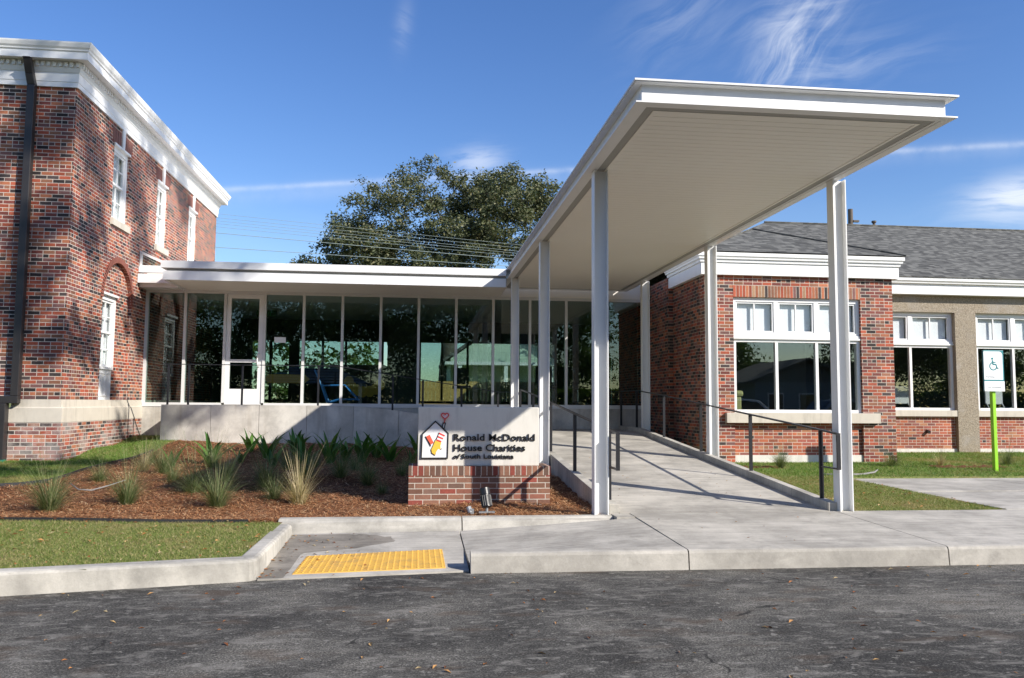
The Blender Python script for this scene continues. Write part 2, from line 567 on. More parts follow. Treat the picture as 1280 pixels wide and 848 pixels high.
M['turf'] = island_mat('turf_blades', [(0, (.09, .145, .026)), (.45, (.19, .25, .06)), (.75, (.30, .28, .10)), (.92, (.42, .34, .18)), (1, (.48, .38, .24))], .6, .3, patch=(1.3, .50, .64, .7, (.36, .28, .14)))
M['turf_green'] = island_mat('lush_turf_blades', [(0, (.06, .13, .018)), (.5, (.12, .23, .035)), (.85, (.20, .29, .06)), (1, (.38, .32, .16))], .6, .3, patch=(.6, .50, .68, .8, (.36, .27, .12)))
M['straw'] = island_mat('pine_straw', [(0, (.11, .040, .016)), (.3, (.31, .122, .046)), (.6, (.46, .205, .084)), (.85, (.58, .33, .155)), (1, (.68, .48, .28))], .7)
M['muhly'] = island_mat('grass_clump_blades', [(0, (.05, .085, .028)), (.5, (.13, .185, .065)), (.84, (.24, .27, .12)), (1, (.48, .42, .26))], .6, .25)
M['tan_grass'] = island_mat('dry_grass_blades', [(0, (.22, .20, .08)), (.4, (.42, .35, .18)), (1, (.60, .50, .32))], .65, .25)
M['iris'] = island_mat('broad_garden_leaves', [(0, (.03, .085, .016)), (.5, (.06, .16, .028)), (1, (.12, .24, .05))], .4, .3)
M['oak_leaf'] = island_mat('oak_leaves', [(0, (.03, .045, .021)), (.4, (.080, .096, .046)), (.75, (.135, .148, .072)), (1, (.21, .19, .10))], .55, .2)
M['tree_leaf'] = island_mat('green_leaves', [(0, (.03, .06, .016)), (.5, (.08, .13, .03)), (1, (.17, .22, .06))], .45, .4)
M['litter'] = island_mat('fallen_leaf_litter', [(0, (.16, .055, .022)), (.4, (.36, .14, .04)), (.7, (.42, .27, .11)), (1, (.50, .42, .25))], .7)
M['bark'] = simple('bark', (.085, .068, .055), .95, var=.3, scale=8, bmp=.5, bscale=20)


def glass_mat(name, tint, ior, haze=0.0):
    """coated glazing: see-through with a mirror film"""
    mt = bpy.data.materials.new(name)
    mt.use_nodes = True
    t = NT(mt.node_tree)
    t.n.clear()
    out = t.add('ShaderNodeOutputMaterial')
    tr = t.add('ShaderNodeBsdfTransparent')
    tr.inputs[0].default_value = (*tint, 1)
    gl = t.add('ShaderNodeBsdfGlossy')
    gl.inputs['Roughness'].default_value = 0.0
    gl.inputs['Color'].default_value = (.90, .97, .95, 1)
    pos = t.add('ShaderNodeNewGeometry').outputs['Position']
    bp_ = t.add('ShaderNodeBump')
    bp_.inputs['Strength'].default_value = .015
    bp_.inputs['Distance'].default_value = .02
    t.l.new(t.noise(pos, .9, 2), bp_.inputs['Height'])
    t.l.new(bp_.outputs[0], gl.inputs['Normal'])
    fr = t.add('ShaderNodeFresnel')
    # a pane is thin: both of its faces mirror like the outer one
    bf = t.add('ShaderNodeNewGeometry').outputs['Backfacing']
    t.l.new(t.math('MULTIPLY_ADD', bf, 1 / ior - ior, ior), fr.inputs[0])
    mx = t.add('ShaderNodeMixShader')
    t.l.new(fr.outputs[0], mx.inputs[0])
    t.l.new(tr.outputs[0], mx.inputs[1])
    t.l.new(gl.outputs[0], mx.inputs[2])
    t.l.new(mx.outputs[0], out.inputs[0])
    return mt


M['glass'] = glass_mat('green_tinted_glazing', (.71, .785, .765), 1.68)
M['glass_old'] = glass_mat('old_window_glazing', (.96, .97, .97), 1.40)
M['glass_win'] = glass_mat('window_glazing', (.90, .93, .93), 1.75)


# ------------------------------------------------------------------ mesh helpers
class MB:
    def __init__(self):
        self.v, self.f = [], []

    def add(self, verts, faces):
        o = len(self.v)
        self.v += [tuple(p) for p in verts]
        self.f += [tuple(i + o for i in q) for q in faces]
        return self

    def box(self, x0, x1, y0, y1, z0, z1):
        vs = [(x, y, z) for z in (z0, z1) for y in (y0, y1) for x in (x0, x1)]
        return self.add(vs, [(0, 2, 3, 1), (4, 5, 7, 6), (0, 1, 5, 4), (2, 6, 7, 3), (0, 4, 6, 2), (1, 3, 7, 5)])

    def hexa(self, b, t):
        """b, t: four bottom and four top corners in the same turning order"""
        return self.add(list(b) + list(t), [(3, 2, 1, 0), (4, 5, 6, 7), (0, 1, 5, 4), (1, 2, 6, 5), (2, 3, 7, 6), (3, 0, 4, 7)])

    def prism(self, poly, mapf, d0, d1):
        """extrude a 2D outline between depths d0 and d1; mapf(u, v, d) gives the point"""
        n = len(poly)
        vs = [mapf(u, v, d0) for u, v in poly] + [mapf(u, v, d1) for u, v in poly]
        fs = [tuple(range(n))[::-1], tuple(range(n, 2 * n))]
        fs += [(i, (i + 1) % n, (i + 1) % n + n, i + n) for i in range(n)]
        return self.add(vs, fs)

    def tube(self, pts, radii, seg=8, caps=True):
        pts = [Vector(p) for p in pts]
        if not isinstance(radii, (list, tuple)):
            radii = [radii] * len(pts)
        rings, n = [], len(pts)
        prev = None
        for i, p in enumerate(pts):
            d = (pts[min(i + 1, n - 1)] - pts[max(i - 1, 0)]).normalized()
            if prev is None:
                a = d.orthogonal().normalized()
            else:
                a = (prev - d * prev.dot(d))
                a = a.normalized() if a.length > 1e-6 else d.orthogonal().normalized()
            prev = a
            b = d.cross(a)
            rings.append([p + (a * cos(2 * pi * k / seg) + b * sin(2 * pi * k / seg)) * radii[i] for k in range(seg)])
        vs = [q for r in rings for q in r]
        fs = []
        for i in range(n - 1):
            for k in range(seg):
                k2 = (k + 1) % seg
                fs.append((i * seg + k, i * seg + k2, (i + 1) * seg + k2, (i + 1) * seg + k))
        if caps:
            fs.append(tuple(range(seg))[::-1])
            fs.append(tuple(range((n - 1) * seg, n * seg)))
        return self.add(vs, fs)

    def sweep(self, path, prof, closed=False):
        """profile (o, z) carried along a ground path; o is measured to the right of the walking direction"""
        n, k = len(path), len(prof)
        rows = []
        for i in range(n):
            p = Vector(path[i])
            segs = []
            if closed or i > 0:
                segs.append((p - Vector(path[i - 1])).normalized())
            if closed or i < n - 1:
                segs.append((Vector(path[(i + 1) % n]) - p).normalized())
            ns = [Vector((d.y, -d.x)) for d in segs]
            if len(ns) == 2:
                mv = ns[0] + ns[1]
                mv = mv / (1 + ns[0].dot(ns[1]))
            else:
                mv = ns[0]
            rows.append([(p.x + mv.x * o, p.y + mv.y * o, z) for o, z in prof])
        vs = [q for r in rows for q in r]
        fs = []
        for i in range(n if closed else n - 1):
            j = (i + 1) % n
            for a in range(k):
                b = (a + 1) % k
                fs.append((i * k + a, j * k + a, j * k + b, i * k + b))
        if not closed:
            fs.append(tuple(range(k)))
            fs.append(tuple(range((n - 1) * k, n * k))[::-1])
        return self.add(vs, fs)

    def build(self, name, mat, parent=None, fix=True, smooth=False, bevel=0.0):
        me = bpy.data.meshes.new(name)
        me.from_pydata(self.v, [], self.f)
        if fix:
            bm = bmesh.new()
            bm.from_mesh(me)
            bmesh.ops.recalc_face_normals(bm, faces=bm.faces)
            bm.to_mesh(me)
            bm.free()
        me.materials.append(mat)
        if smooth:
            for p in me.polygons:
                p.use_smooth = True
        o = bpy.data.objects.new(name, me)
        COL.objects.link(o)
        if parent:
            o.parent = parent
            o.matrix_parent_inverse = Matrix.Translation(-parent.location) if parent.rotation_euler.z == 0 and parent.type == 'EMPTY' else parent.matrix_basis.inverted()
        if bevel:
            md = o.modifiers.new("bevel", 'BEVEL')
            md.width = bevel
            md.segments = 2
            md.limit_method = 'ANGLE'
            md.angle_limit = radians(40)
        return o


def tag(o, label=None, cat=None, group=None, kind=None):
    if label:
        o['label'] = label
    if cat:
        o['category'] = cat
    if group:
        o['group'] = group
    if kind:
        o['kind'] = kind
    return o


def empty(name, loc, label, cat, group=None):
    e = bpy.data.objects.new(name, None)
    e.empty_display_size = .2
    e.location = loc
    COL.objects.link(e)
    return tag(e, label, cat, group)


def struct(o):
    o['kind'] = 'structure'
    return o


def copy_tree(root, loc, rz=0.0, s=1.0):
    r = root.copy()
    COL.objects.link(r)
    r.location = loc
    r.rotation_euler = (0, 0, rz)
    r.scale = (s, s, s)
    for ch in list(root.children):
        c = ch.copy()
        COL.objects.link(c)
        c.parent = r
        for g in list(ch.children):
            d = g.copy()
            COL.objects.link(d)
            d.parent = c
    return r


def fY(y0):
    """a facade facing the street: u runs to the right, d comes out of the wall"""
    return lambda u, z, d: (u, y0 - d, z)


def fX(x0):
    """a facade facing +X: u runs away from the street"""
    return lambda u, z, d: (x0 + d, u, z)


def fbox(mb, fm, u0, u1, z0, z1, d0, d1):
    mb.hexa([fm(u0, z0, d0), fm(u1, z0, d0), fm(u1, z0, d1), fm(u0, z0, d1)],
            [fm(u0, z1, d0), fm(u1, z1, d0), fm(u1, z1, d1), fm(u0, z1, d1)])


def wall(mb, fm, u0, u1, z0, z1, holes, th=.25):
    us = sorted({u0, u1, *[h[0] for h in holes], *[h[1] for h in holes]})
    zs = sorted({z0, z1, *[h[2] for h in holes], *[h[3] for h in holes]})
    for a, b in zip(us, us[1:]):
        run = None
        for c, d in zip(zs, zs[1:]):
            mu, mz = (a + b) / 2, (c + d) / 2
            inside = any(h[0] < mu < h[1] and h[2] < mz < h[3] for h in holes)
            if inside:
                if run:
                    fbox(mb, fm, a, b, run[0], run[1], -th, 0)
                run = None
            else:
                run = (run[0], d) if run else (c, d)
        if run:
            fbox(mb, fm, a, b, run[0], run[1], -th, 0)


def frame_rect(mb, fm, u0, u1, z0, z1, w, d0, d1, wb=None):
    wb = w if wb is None else wb
    fbox(mb, fm, u0, u0 + w, z0, z1, d0, d1)
    fbox(mb, fm, u1 - w, u1, z0, z1, d0, d1)
    fbox(mb, fm, u0 + w, u1 - w, z1 - w, z1, d0, d1)
    fbox(mb, fm, u0 + w, u1 - w, z0, z0 + wb, d0, d1)


FONT_BOLD = .0035


def text_obj(name, body, loc, width, height, mat, parent, face='-Y', depth=.012, bold=.02, shear=0.0):
    """raised lettering from the built-in font, fitted to a width and a capital height"""
    cu = bpy.data.curves.new(name, 'FONT')
    cu.body = body
    cu.size = 1.0
    cu.extrude = .5
    cu.offset = bold
    cu.shear = shear
    cu.resolution_u = 3
    tmp = bpy.data.objects.new(name, cu)
    COL.objects.link(tmp)
    bpy.context.view_layer.update()
    me = bpy.data.meshes.new_from_object(tmp.evaluated_get(bpy.context.evaluated_depsgraph_get()))
    bpy.data.objects.remove(tmp)
    xs = [v.co.x for v in me.vertices]
    x0, x1 = min(xs), max(xs)
    sx = width / (x1 - x0)
    sy = height / .70
    for v in me.vertices:
        x, y, z = v.co
        u, w_, d = (x - x0) * sx, y * sy, (z + .5) * depth
        if face == '-Y':
            v.co = (loc[0] + u, loc[1] - d, loc[2] + w_)
        else:
            v.co = (loc[0] - u, loc[1] + d, loc[2] + w_)
    me.materials.clear()
    me.materials.append(mat)
    me.name = name
    o = bpy.data.objects.new(name, me)
    COL.objects.link(o)
    if parent:
        o.parent = parent
        o.matrix_parent_inverse = Matrix.Translation(-parent.location)
    return o


# ------------------------------------------------------------------ ground
CTL = [(-3.2, 6.8, .16), (-1.4, 7.1, .16), (-1.5, 9.1, .18), (-4.1, 8.8, .23), (-5, 13.3, .36), (-6.2, 15.1, .39), (-8, 15.1, .38),
       (-6.2, 17.2, .52), (-6.2, 19.2, .66), (-5.2, 17.5, .64), (-2, 17.5, .58), (.05, 17.5, .5), (2.2, 17.5, .45), (2.2, 13, .3),
       (2.1, 9.3, .18), (.8, 10.1, .215), (-.2, 9.5, .175), (1.6, 9.6, .18), (.6, 9.3, .165), (-.8, 9.3, .17), (-2, 13, .4), (-8, 9, .25), (-12, 10, .3)]


def bed_z(x, y):
    a = b = 0.0
    for cx, cy, cz in CTL:
        w = 1.0 / ((cx - x) ** 2 + (cy - y) ** 2 + .05) ** 1.5
        a += w * cz
        b += w
    return a / b


def right_z(x, y):
    return .215 + .012 * (y - 9.2)


def ground_z(x, y):
    if x < 2.3:
        z = bed_z(x, min(y, 21))
    elif x > 4.85:
        z = right_z(x, min(y, 20))
    else:
        z = .1
    if 7.05 < x and y < 12.95:
        z -= .10
    return z


def lawn_edge(y):
    """where the turf by the old building meets the straw bed"""
    return -5.04 + .10 * sin(y * 1.7) - max(0.0, 11.6 - y) * 1.9 + max(0, y - 15.6) * .16


def is_bed(x, y):
    if x > 4.9:
        return 14.55 < y < 15.1 and (x < 6.9 or 9.8 < x < 16) and sin(x * 3.1) > -.75
    return y > 8.93 + .05 * sin(x * 2.3) and x > lawn_edge(y)


def curb_back(x):
    """inner edge of the kerb round the front strip of turf"""
    return 6.574 + (x + 3.05) * .21 + .17


def ground_grid(name, x0, x1, y0, y1, step, keep=None):
    nx, ny = int(round((x1 - x0) / step)), int(round((y1 - y0) / step))
    vs, bedv = [], []
    for j in range(ny + 1):
        for i in range(nx + 1):
            x, y = x0 + i * step, y0 + j * step
            b = is_bed(x, y)
            z = ground_z(x, y) + (random.uniform(-.028, .028) * min(1, max(.15, (y - 9.2) * 2)) if b else 0)
            vs.append((x, y, z))
            bedv.append(1.0 if b else 0.0)
    fs = []
    for j in range(ny):
        for i in range(nx):
            if keep and not keep(x0 + (i + .5) * step, y0 + (j + .5) * step):
                continue
            a = j * (nx + 1) + i
            fs.append((a, a + 1, a + nx + 2, a + nx + 1))
    mb = MB()
    mb.v, mb.f = vs, fs
    o = mb.build(name, M['ground'], fix=False, smooth=True)
    at = o.data.attributes.new('bed', 'FLOAT', 'POINT')
    at.data.foreach_set('value', bedv)
    return struct(o)


mb = MB().add([(-420, -420, -.03), (420, -420, -.03), (420, 420, -.03), (-420, 420, -.03)], [(0, 1, 2, 3)])
struct(mb.build('ground', M['ground'], fix=False))
mb = MB().add([(-90, -14, 0), (90, -14, 0), (90, 9.0, 0), (-90, 9.0, 0)], [(0, 1, 2, 3)])
struct(mb.build('asphalt_road', M['asphalt'], fix=False))
ground_grid('garden_ground', -14.0, 2.3, 9.0, 20.4, .1)
ground_grid('front_lawn_ground', -14.0, -1.4, 4.8, 9.0, .1, lambda x, y: y > curb_back(x) - .1)
ground_grid('side_lawn_ground', 4.7, 30.0, 9.1, 19.0, .1)
mb = MB()
mb.add([(-60, 20.4, .62), (60, 20.4, .62), (60, 90, .6), (-60, 90, .6)], [(0, 1, 2, 3)])
struct(mb.build('back_yard_ground', M['ground'], fix=False))
mb = MB().add([(-90, -60, .12), (90, -60, .12), (90, -14, .12), (-90, -14, .12)], [(0, 1, 2, 3)])
struct(mb.build('opposite_lawn', M['ground'], fix=False))

# sidewalk slabs with their integral kerb, joints between them left open
def slab(mb, x0, x1, zb_l, zb_r, zf=.17, back=9.16, yf=7.09):
    """kerb-fronted slab; the back edge may fall towards the crossing on its left"""
    n = 10
    rows = []
    for i in range(n + 1):
        k = i / n
        x = x0 + (x1 - x0) * k
        zb = zb_l + (zb_r - zb_l) * k
        rows.append([(x, yf, -.06), (x, yf + .022, zf - .03), (x, yf + .034, zf - .008), (x, yf + .058, zf), (x, yf + .17, zf + .003),
                     (x, back, zb), (x, back, -.06)])
    k = len(rows[0])
    vs = [p for r in rows for p in r]
    fs = []
    for i in range(n):
        for a in range(k):
            b = (a + 1) % k
            fs.append((i * k + a, (i + 1) * k + a, (i + 1) * k + b, i * k + b))
    fs += [tuple(range(k)), tuple(range(n * k, (n + 1) * k))[::-1]]
    mb.add(vs, fs)


mb = MB()
slab(mb, .48, 2.405, .10, .165, back=7.25)
mb.hexa([(.48, 7.252, -.06), (2.405, 7.252, -.06), (2.405, 8.875, -.06), (.48, 8.875, -.06)], [(.48, 7.252, .026), (2.405, 7.252, .170), (2.405, 8.875, .206), (.48, 8.875, .086)])
mb.box(2.20, 2.405, 8.879, 9.165, 0, .2165)
slab(mb, 2.417, 4.872, .222, .222)
slab(mb, 4.884, 7.34, .222, .222)
for i in range(14):
    slab(mb, 7.352 + 2.45 * i, 7.352 + 2.45 * i + 2.438, .222, .222)
struct(mb.build('sidewalk', M['concrete'], bevel=0))
# paved walk beyond the patch of turf
mb = MB()
for i in range(10):
    for j, (ya, yb) in enumerate(((9.172, 11.05), (11.062, 12.97))):
        mb.box(7.06 + 2.45 * i, 7.06 + 2.45 * i + 2.44, ya, yb, .05, .228 + .01 * j)
struct(mb.build('side_path', M['concrete'], bevel=.006))
mb = MB().box(7.05, 40, 9.16, 12.98, .04, .20)
struct(mb.build('path_bed', M['joint']))

# crossing slab, lower than the walk
mb = MB()
fl, fr_, bl, br = (-1.27, 6.955), (.468, 7.16), (-1.27, 8.90), (.468, 8.90)
mb.hexa([(*fl, -.06), (*fr_, -.06), (*br, -.06), (*bl, -.06)], [(*fl, .012), (*fr_, .016), (*br, .085), (*bl, .07)])
struct(mb.build('curb_ramp', M['concrete']))


def cross_z(x, y):
    k = (x - fl[0]) / (fr_[0] - fl[0])
    yf_ = fl[1] + (fr_[1] - fl[1]) * k
    q = max(0, min(1, (y - yf_) / (8.90 - yf_)))
    return (.012 + .004 * k) * (1 - q) + (.07 + .015 * k) * q


# damp silt left in the low corner of the crossing
rnd = random.Random(12)
vs = [(-1.05, 8.1, cross_z(-1.05, 8.1) + .003)]
out = [(-1.265, 6.99), (-1.05, 7.0), (-1.08, 7.35), (-1.12, 7.7), (-1.02, 7.95), (-.8, 8.02), (-.45, 8.12), (-.2, 8.35), (-.22, 8.6), (-.5, 8.78), (-.9, 8.83), (-1.262, 8.84), (-1.264, 8.2), (-1.265, 7.6)]
fine = []
for (xa, ya), (xb, yb) in zip(out, out[1:] + out[:1]):
    for k in range(6):
        q = k / 6
        j_ = .025 if xa > -1.2 and xb > -1.2 else 0
        fine.append((xa + (xb - xa) * q + rnd.uniform(-j_, j_), ya + (yb - ya) * q + rnd.uniform(-j_, j_)))
vs += [(x, y, cross_z(x, y) + .003) for x, y in fine]
mb = MB().add(vs, [(0, i, i % len(fine) + 1) for i in range(1, len(fine) + 1)])
tag(mb.build('silt_patch', M['silt'], fix=False), kind='stuff')

# kerbs
kp = [(-.165, -.06), (-.165, .168), (-.15, .178), (-.05, .176), (-.026, .168), (-.012, .15), (0, -.06)]
mb = MB()
cpts = [(-14.0, 4.20), (-7.0, 5.72), (-5.0, 6.16), (-3.05, 6.574), (-1.43, 6.915), (-1.33, 6.945), (-1.285, 6.99), (-1.27, 7.06), (-1.27, 8.86)]
mb.sweep(cpts, kp)
o = struct(mb.build('kerb', M['kerb']))
mb = MB()
mb.sweep([(-1.445, 9.02), (.50, 9.02)], [(-.15, -.06), (-.15, .20), (-.13, .208), (-.02, .206), (.03, .17), (.14, -.06)])
mb.sweep([(.512, 9.02), (2.19, 9.02)], [(-.15, -.06), (-.15, .20), (-.13, .208), (-.02, .206), (.03, .17), (.14, -.06)])
struct(mb.build('kerb_behind_crossing', M['kerb']))
mb = MB()
for (xa, ya), (xb, yb), w, z0, z1 in (((.474, 7.2), (.474, 8.9), .012, .0, .05), ((2.411, 7.13), (2.411, 9.15), .012, .05, .160), ((4.878, 7.13), (4.878, 9.15), .012, .05, .160)):
    mb.box(xa - w / 2, xa + w / 2, ya, yb, z0, z1)
struct(mb.build('pavement_joint', M['joint']))

# tactile warning surface let into the crossing
pt = [(-1.015, 7.10), (.270, 7.245), (.262, 7.985), (-.985, 7.78)]
tac = empty('tactile_paving', (-.37, 7.5, .03), 'yellow tactile warning panel with truncated domes set in the curb ramp', 'tactile paving')
mb = MB()
mb.hexa([(x, y, cross_z(x, y) - .01) for x, y in pt], [(x, y, cross_z(x, y) + .007) for x, y in pt])
mb.build('panel', M['pad_yellow'], tac, bevel=.004)
mb = MB()
nu, nv = 24, 12
for i in range(nu):
    for j in range(nv):
        if i % 2 == 1 and False:
            continue
        a, b = (i + .5) / nu, (j + .5) / nv
        x = (pt[0][0] * (1 - a) + pt[1][0] * a) * (1 - b) + (pt[3][0] * (1 - a) + pt[2][0] * a) * b
        y = (pt[0][1] * (1 - a) + pt[1][1] * a) * (1 - b) + (pt[3][1] * (1 - a) + pt[2][1] * a) * b
        z = cross_z(x, y) + .006
        mb.tube([(x, y, z), (x, y, z + .007)], [.0125, .007], 7)
mb.build('truncated_dome', M['pad_yellow'], tac)['kind'] = 'stuff'
for d in list(tac.children):
    if d.name.startswith('truncated_dome'):
        d['label'] = 'rows of small yellow domes'

# ramp with its side kerbs
RS = .0735


def ramp_z(y):
    return .222 + RS * (max(9.17, min(y, 17.55)) - 9.17)


mb = MB()
ys = [9.172, 11.28, 13.40, 15.52, 17.55]
for a, b in zip(ys, ys[1:]):
    mb.hexa([(2.31, a + .004, 0), (4.81, a + .004, 0), (4.81, b - .004, 0), (2.31, b - .004, 0)],
            [(2.31, a + .004, ramp_z(a)), (4.81, a + .004, ramp_z(a)), (4.81, b - .004, ramp_z(b)), (2.31, b - .004, ramp_z(b))])
mb.box(1.75, 4.94, 17.556, 19.30, .1, ramp_z(18) + .001)
struct(mb.build('ramp', M['concrete']))
mb = MB()


def ramp_kerb(mb, xa, xb, y0, y1, hgt, zb=0.0):
    mb.hexa([(xa, y0, zb), (xb, y0, zb), (xb, y1, zb), (xa, y1, zb)],
            [(xa, y0, ramp_z(y0) + hgt), (xb, y0, ramp_z(y0) + hgt), (xb, y1, ramp_z(y1) + hgt), (xa, y1, ramp_z(y1) + hgt)])


ramp_kerb(mb, 2.19, 2.305, 9.19, 17.50, .095)
ramp_kerb(mb, 4.815, 4.925, 9.19, 17.55, .095)
mb.box(4.815, 4.925, 17.552, 19.28, .3, ramp_z(18) + .095)
struct(mb.build('ramp_kerb', M['kerb'], bevel=.006))
# walkway in front of the glazing, climbing to the door
mb = MB()
mb.add([(-5.30, 17.72, 1.36), (-1.7, 17.72, 1.36), (1.74, 17.72, ramp_z(18)), (1.74, 19.3, ramp_z(18)), (-1.7, 19.3, 1.36), (-5.30, 19.3, 1.36)], [(0, 1, 4, 5), (1, 2, 3, 4)])
struct(mb.build('walkway', M['concrete'], fix=False))

# ------------------------------------------------------------------ concrete retaining wall
def wtop(x):
    pts = [(-5.22, Z(-.085)), (-1.62, Z(-.088)), (-1.0, Z(-.115)), (.05, Z(-.25)), (2.19, Z(-.55))]
    for (xa, za), (xb, zb) in zip(pts, pts[1:]):
        if x <= xb:
            return za + (zb - za) * (x - xa) / (xb - xa)
    return pts[-1][1]


rw = MB()
xs = [-5.22, -4.23, -3.26, -2.29, -1.33, -.38, .58, 1.5, 2.19]
for a, b in zip(xs, xs[1:]):
    a2, b2 = a + .004, b - .004
    cuts = sorted({a2, b2, *[q for q in (-1.62, -1.0, .05) if a2 < q < b2]})
    for p, q in zip(cuts, cuts[1:]):
        rw.hexa([(p, 17.5, .1), (q, 17.5, .1), (q, 17.7, .1), (p, 17.7, .1)], [(p, 17.5, wtop(p)), (q, 17.5, wtop(q)), (q, 17.7, wtop(q)), (p, 17.7, wtop(p))])
rw.box(-5.2, 2.1, 17.53, 17.6, .1, .85)
rwo = rw.build('retaining_wall', M['wall_conc'])
tag(rwo, 'pale cast concrete retaining wall with vertical joints below the glass front', 'wall')

# ------------------------------------------------------------------ canopy
can = empty('entrance_canopy', (3.5, 9.2, .2), 'long white flat roofed entrance canopy on six steel columns over the ramp', 'canopy')
CX0, CX1, CY0, CY1 = 1.915, 5.03, 6.97, 19.2
ZB, ZT = Z(2.71), Z(2.915)
prof = [(0, ZT), (0, ZT - .014), (-.075, ZT - .014), (-.075, ZB + .013), (0, ZB + .013), (0, ZB), (-.10, ZB), (-.10, ZT)]
rect = [(CX0, CY0), (CX1, CY0), (CX1, CY1), (CX0, CY1)]
MB().sweep(rect, prof, True).build('roof_beam', M['white_metal'], can)
prof = [(.012, ZT + .012), (.012, ZT - .006), (.002, ZT - .006), (.002, ZT + .002), (-.14, ZT + .002), (-.14, ZT + .012)]
MB().sweep(rect, prof, True).build('roof_edge_trim', M['white_metal'], can)
prof = [(-.102, ZB + .022), (-.102, ZB + .006), (-.135, ZB + .006), (-.135, ZB + .022)]
MB().sweep(rect, prof, True).build('soffit_trim', M['white_metal'], can)
prof = [(-.137, ZB + .03), (-.137, ZB + .012), (-.225, ZB + .012), (-.225, ZB + .03)]
MB().sweep(rect, prof, True).build('soffit_vent', M['vent'], can)
prof = [(-.227, ZB + .03), (-.227, ZB + .008), (-.262, ZB + .008), (-.262, ZB + .03)]
MB().sweep(rect, prof, True).build('soffit_frame', M['soffit'], can)
mb = MB()
y = CY0 + .264
x0, x1 = CX0 + .264, CX1 - .264
zs_ = ZB + .014
while y < CY1 - .3:
    y2 = y + .1215
    a = [(x0, y, zs_ + .007), (x0, y + .006, zs_), (x0, y2 - .006, zs_), (x0, y2, zs_ + .007)]
    b = [(x1, q[1], q[2]) for q in a]
    mb.add(a + b, [(0, 1, 5, 4), (1, 2, 6, 5), (2, 3, 7, 6)])
    y = y2
mb.build('soffit', M['soffit'], can, fix=False)
MB().box(CX0 + .1, CX1 - .1, CY0 + .1, CY1 - .1, ZT - .06, ZT - .02).build('roof_deck', M['white'], can)
for cx in (2.085, 4.955):
    for cy in (9.19, 13.38, 17.5):
        if cx < 3:
            zb = {9.19: .20, 13.38: .30, 17.5: .44}[cy]
        else:
            zb = {9.19: .20, 13.38: .24, 17.5: .25}[cy]
        if cx > 3 and cy < 10:
            cx = 5.005
        elif cx > 3:
            cx = 4.975 if cy < 15 else 4.99
        c = MB()
        w, dp, tf, tw = .165, .152, .012, .009
        zt_ = ZB - .002
        c.box(cx - w / 2, cx - w / 2 + tf, cy - dp / 2, cy + dp / 2, zb, zt_)
        c.box(cx + w / 2 - tf, cx + w / 2, cy - dp / 2, cy + dp / 2, zb, zt_)
        c.box(cx - w / 2 + tf, cx + w / 2 - tf, cy - tw / 2, cy + tw / 2, zb, zt_)
        c.build('column', M['white_metal'], can)

# ------------------------------------------------------------------ monument sign
sg = empty('monument_sign', (.76, 10.0, .23), 'low concrete sign panel on a brick base with a house emblem and black lettering', 'sign')
SY = 10.2
MB().box(-.089, 1.670, SY, SY + .5, .1, Z(-.902)).build('brick_base', M['brick_sign'], sg)
MB().box(-.091, 1.672, SY - .002, SY + .502, Z(-.902), Z(-.7915)).build('rowlock_course', M['rowlock_sign'], sg)
PY = SY + .075
MB().box(.0177, 1.5404, PY, PY + .34, Z(-.7915), Z(-.057)).build('panel', M['stucco'], sg, bevel=.008)
KX = 1.5227 / (675 - 523)


def LP(zx, zy, sc_=6.055, ox=510, oy=500):
    """point on the panel face, taken off the enlarged photograph"""
    return (.0177 + (ox + zx / sc_ - 523) * KX, Z(-.057) - (oy + zy / sc_ - 508.6) * KX)


for body, za, zb_, base, cap, sh in (("Ronald McDonald", 347, 966, 305, 50, 0), ("House Charities", 347, 892, 383, 50, 0), ("South Louisiana", 408, 805, 440, 34, 0), ("of", 345, 401, 440, 34, .25)):
    x0, zz = LP(za, base)
    x1, _ = LP(zb_, base)
    text_obj('lettering', body, (x0, PY - .001, zz), x1 - x0, cap / 6.055 * KX, M['black'], sg, depth=.016, bold=.011, shear=sh)


def LQ(zx, zy):
    return LP(zx, zy, 11.31, 515, 505)


fm = fY(PY)


def plate(mb, pts, d0, d1):
    mb.prism([LQ(*p) for p in pts], lambda u, v, d: (u, PY - d, v), d0, d1)


def stroke(mb, pts, wpx, d0, d1, closed=False):
    """a drawn line of even width built as short plates"""
    pts = [LQ(*p) for p in pts]
    w = wpx / 11.31 * KX / 2
    n = len(pts)
    for i in range(n if closed else n - 1):
        a, b = Vector(pts[i]), Vector(pts[(i + 1) % n])
        d = (b - a).normalized()
        nn = Vector((-d.y, d.x)) * w
        e = d * w * .8
        q = [a - e + nn, b + e + nn, b + e - nn, a - e - nn]
        eps = .0003 * i
        mb.prism([tuple(p) for p in q], lambda u, v, dd: (u, PY - dd, v), d0, d1 + eps)


house = [(150, 428), (332, 245), (512, 412), (505, 758), (140, 760)]
emb = MB()
plate(emb, house, -.002, .012)
emo = emb.build('house_emblem', M['logo_white'], sg)
mb = MB()
stroke(mb, house, 17, .0, .018, True)
stroke(mb, [(430, 322), (440, 268), (472, 268), (455, 345)], 13, .0, .0175)
mb.build('outline', M['black'], emo)
mb = MB()
plate(mb, [(438, 325), (446, 275), (466, 275), (452, 338)], 0, .013)
mb.build('chimney', M['logo_white'], emo)
hc, hs_ = (466, 168), 50
heart = []
for i in range(28):
    a = 2 * pi * i / 28
    heart.append((hc[0] + hs_ * (16 * sin(a) ** 3) / 16.0, hc[1] - hs_ * (13 * cos(a) - 5 * cos(2 * a) - 2 * cos(3 * a) - cos(4 * a)) / 16.0))
mb = MB()
stroke(mb, heart, 14, .0, .016, True)
stroke(mb, [(468, 222), (456, 262)], 12, .0, .0155)
mb.build('heart_outline', M['logo_red'], emo)
mb = MB()
plate(mb, heart, 0, .010)
mb.build('heart', M['logo_pink'], emo)
mb = MB()
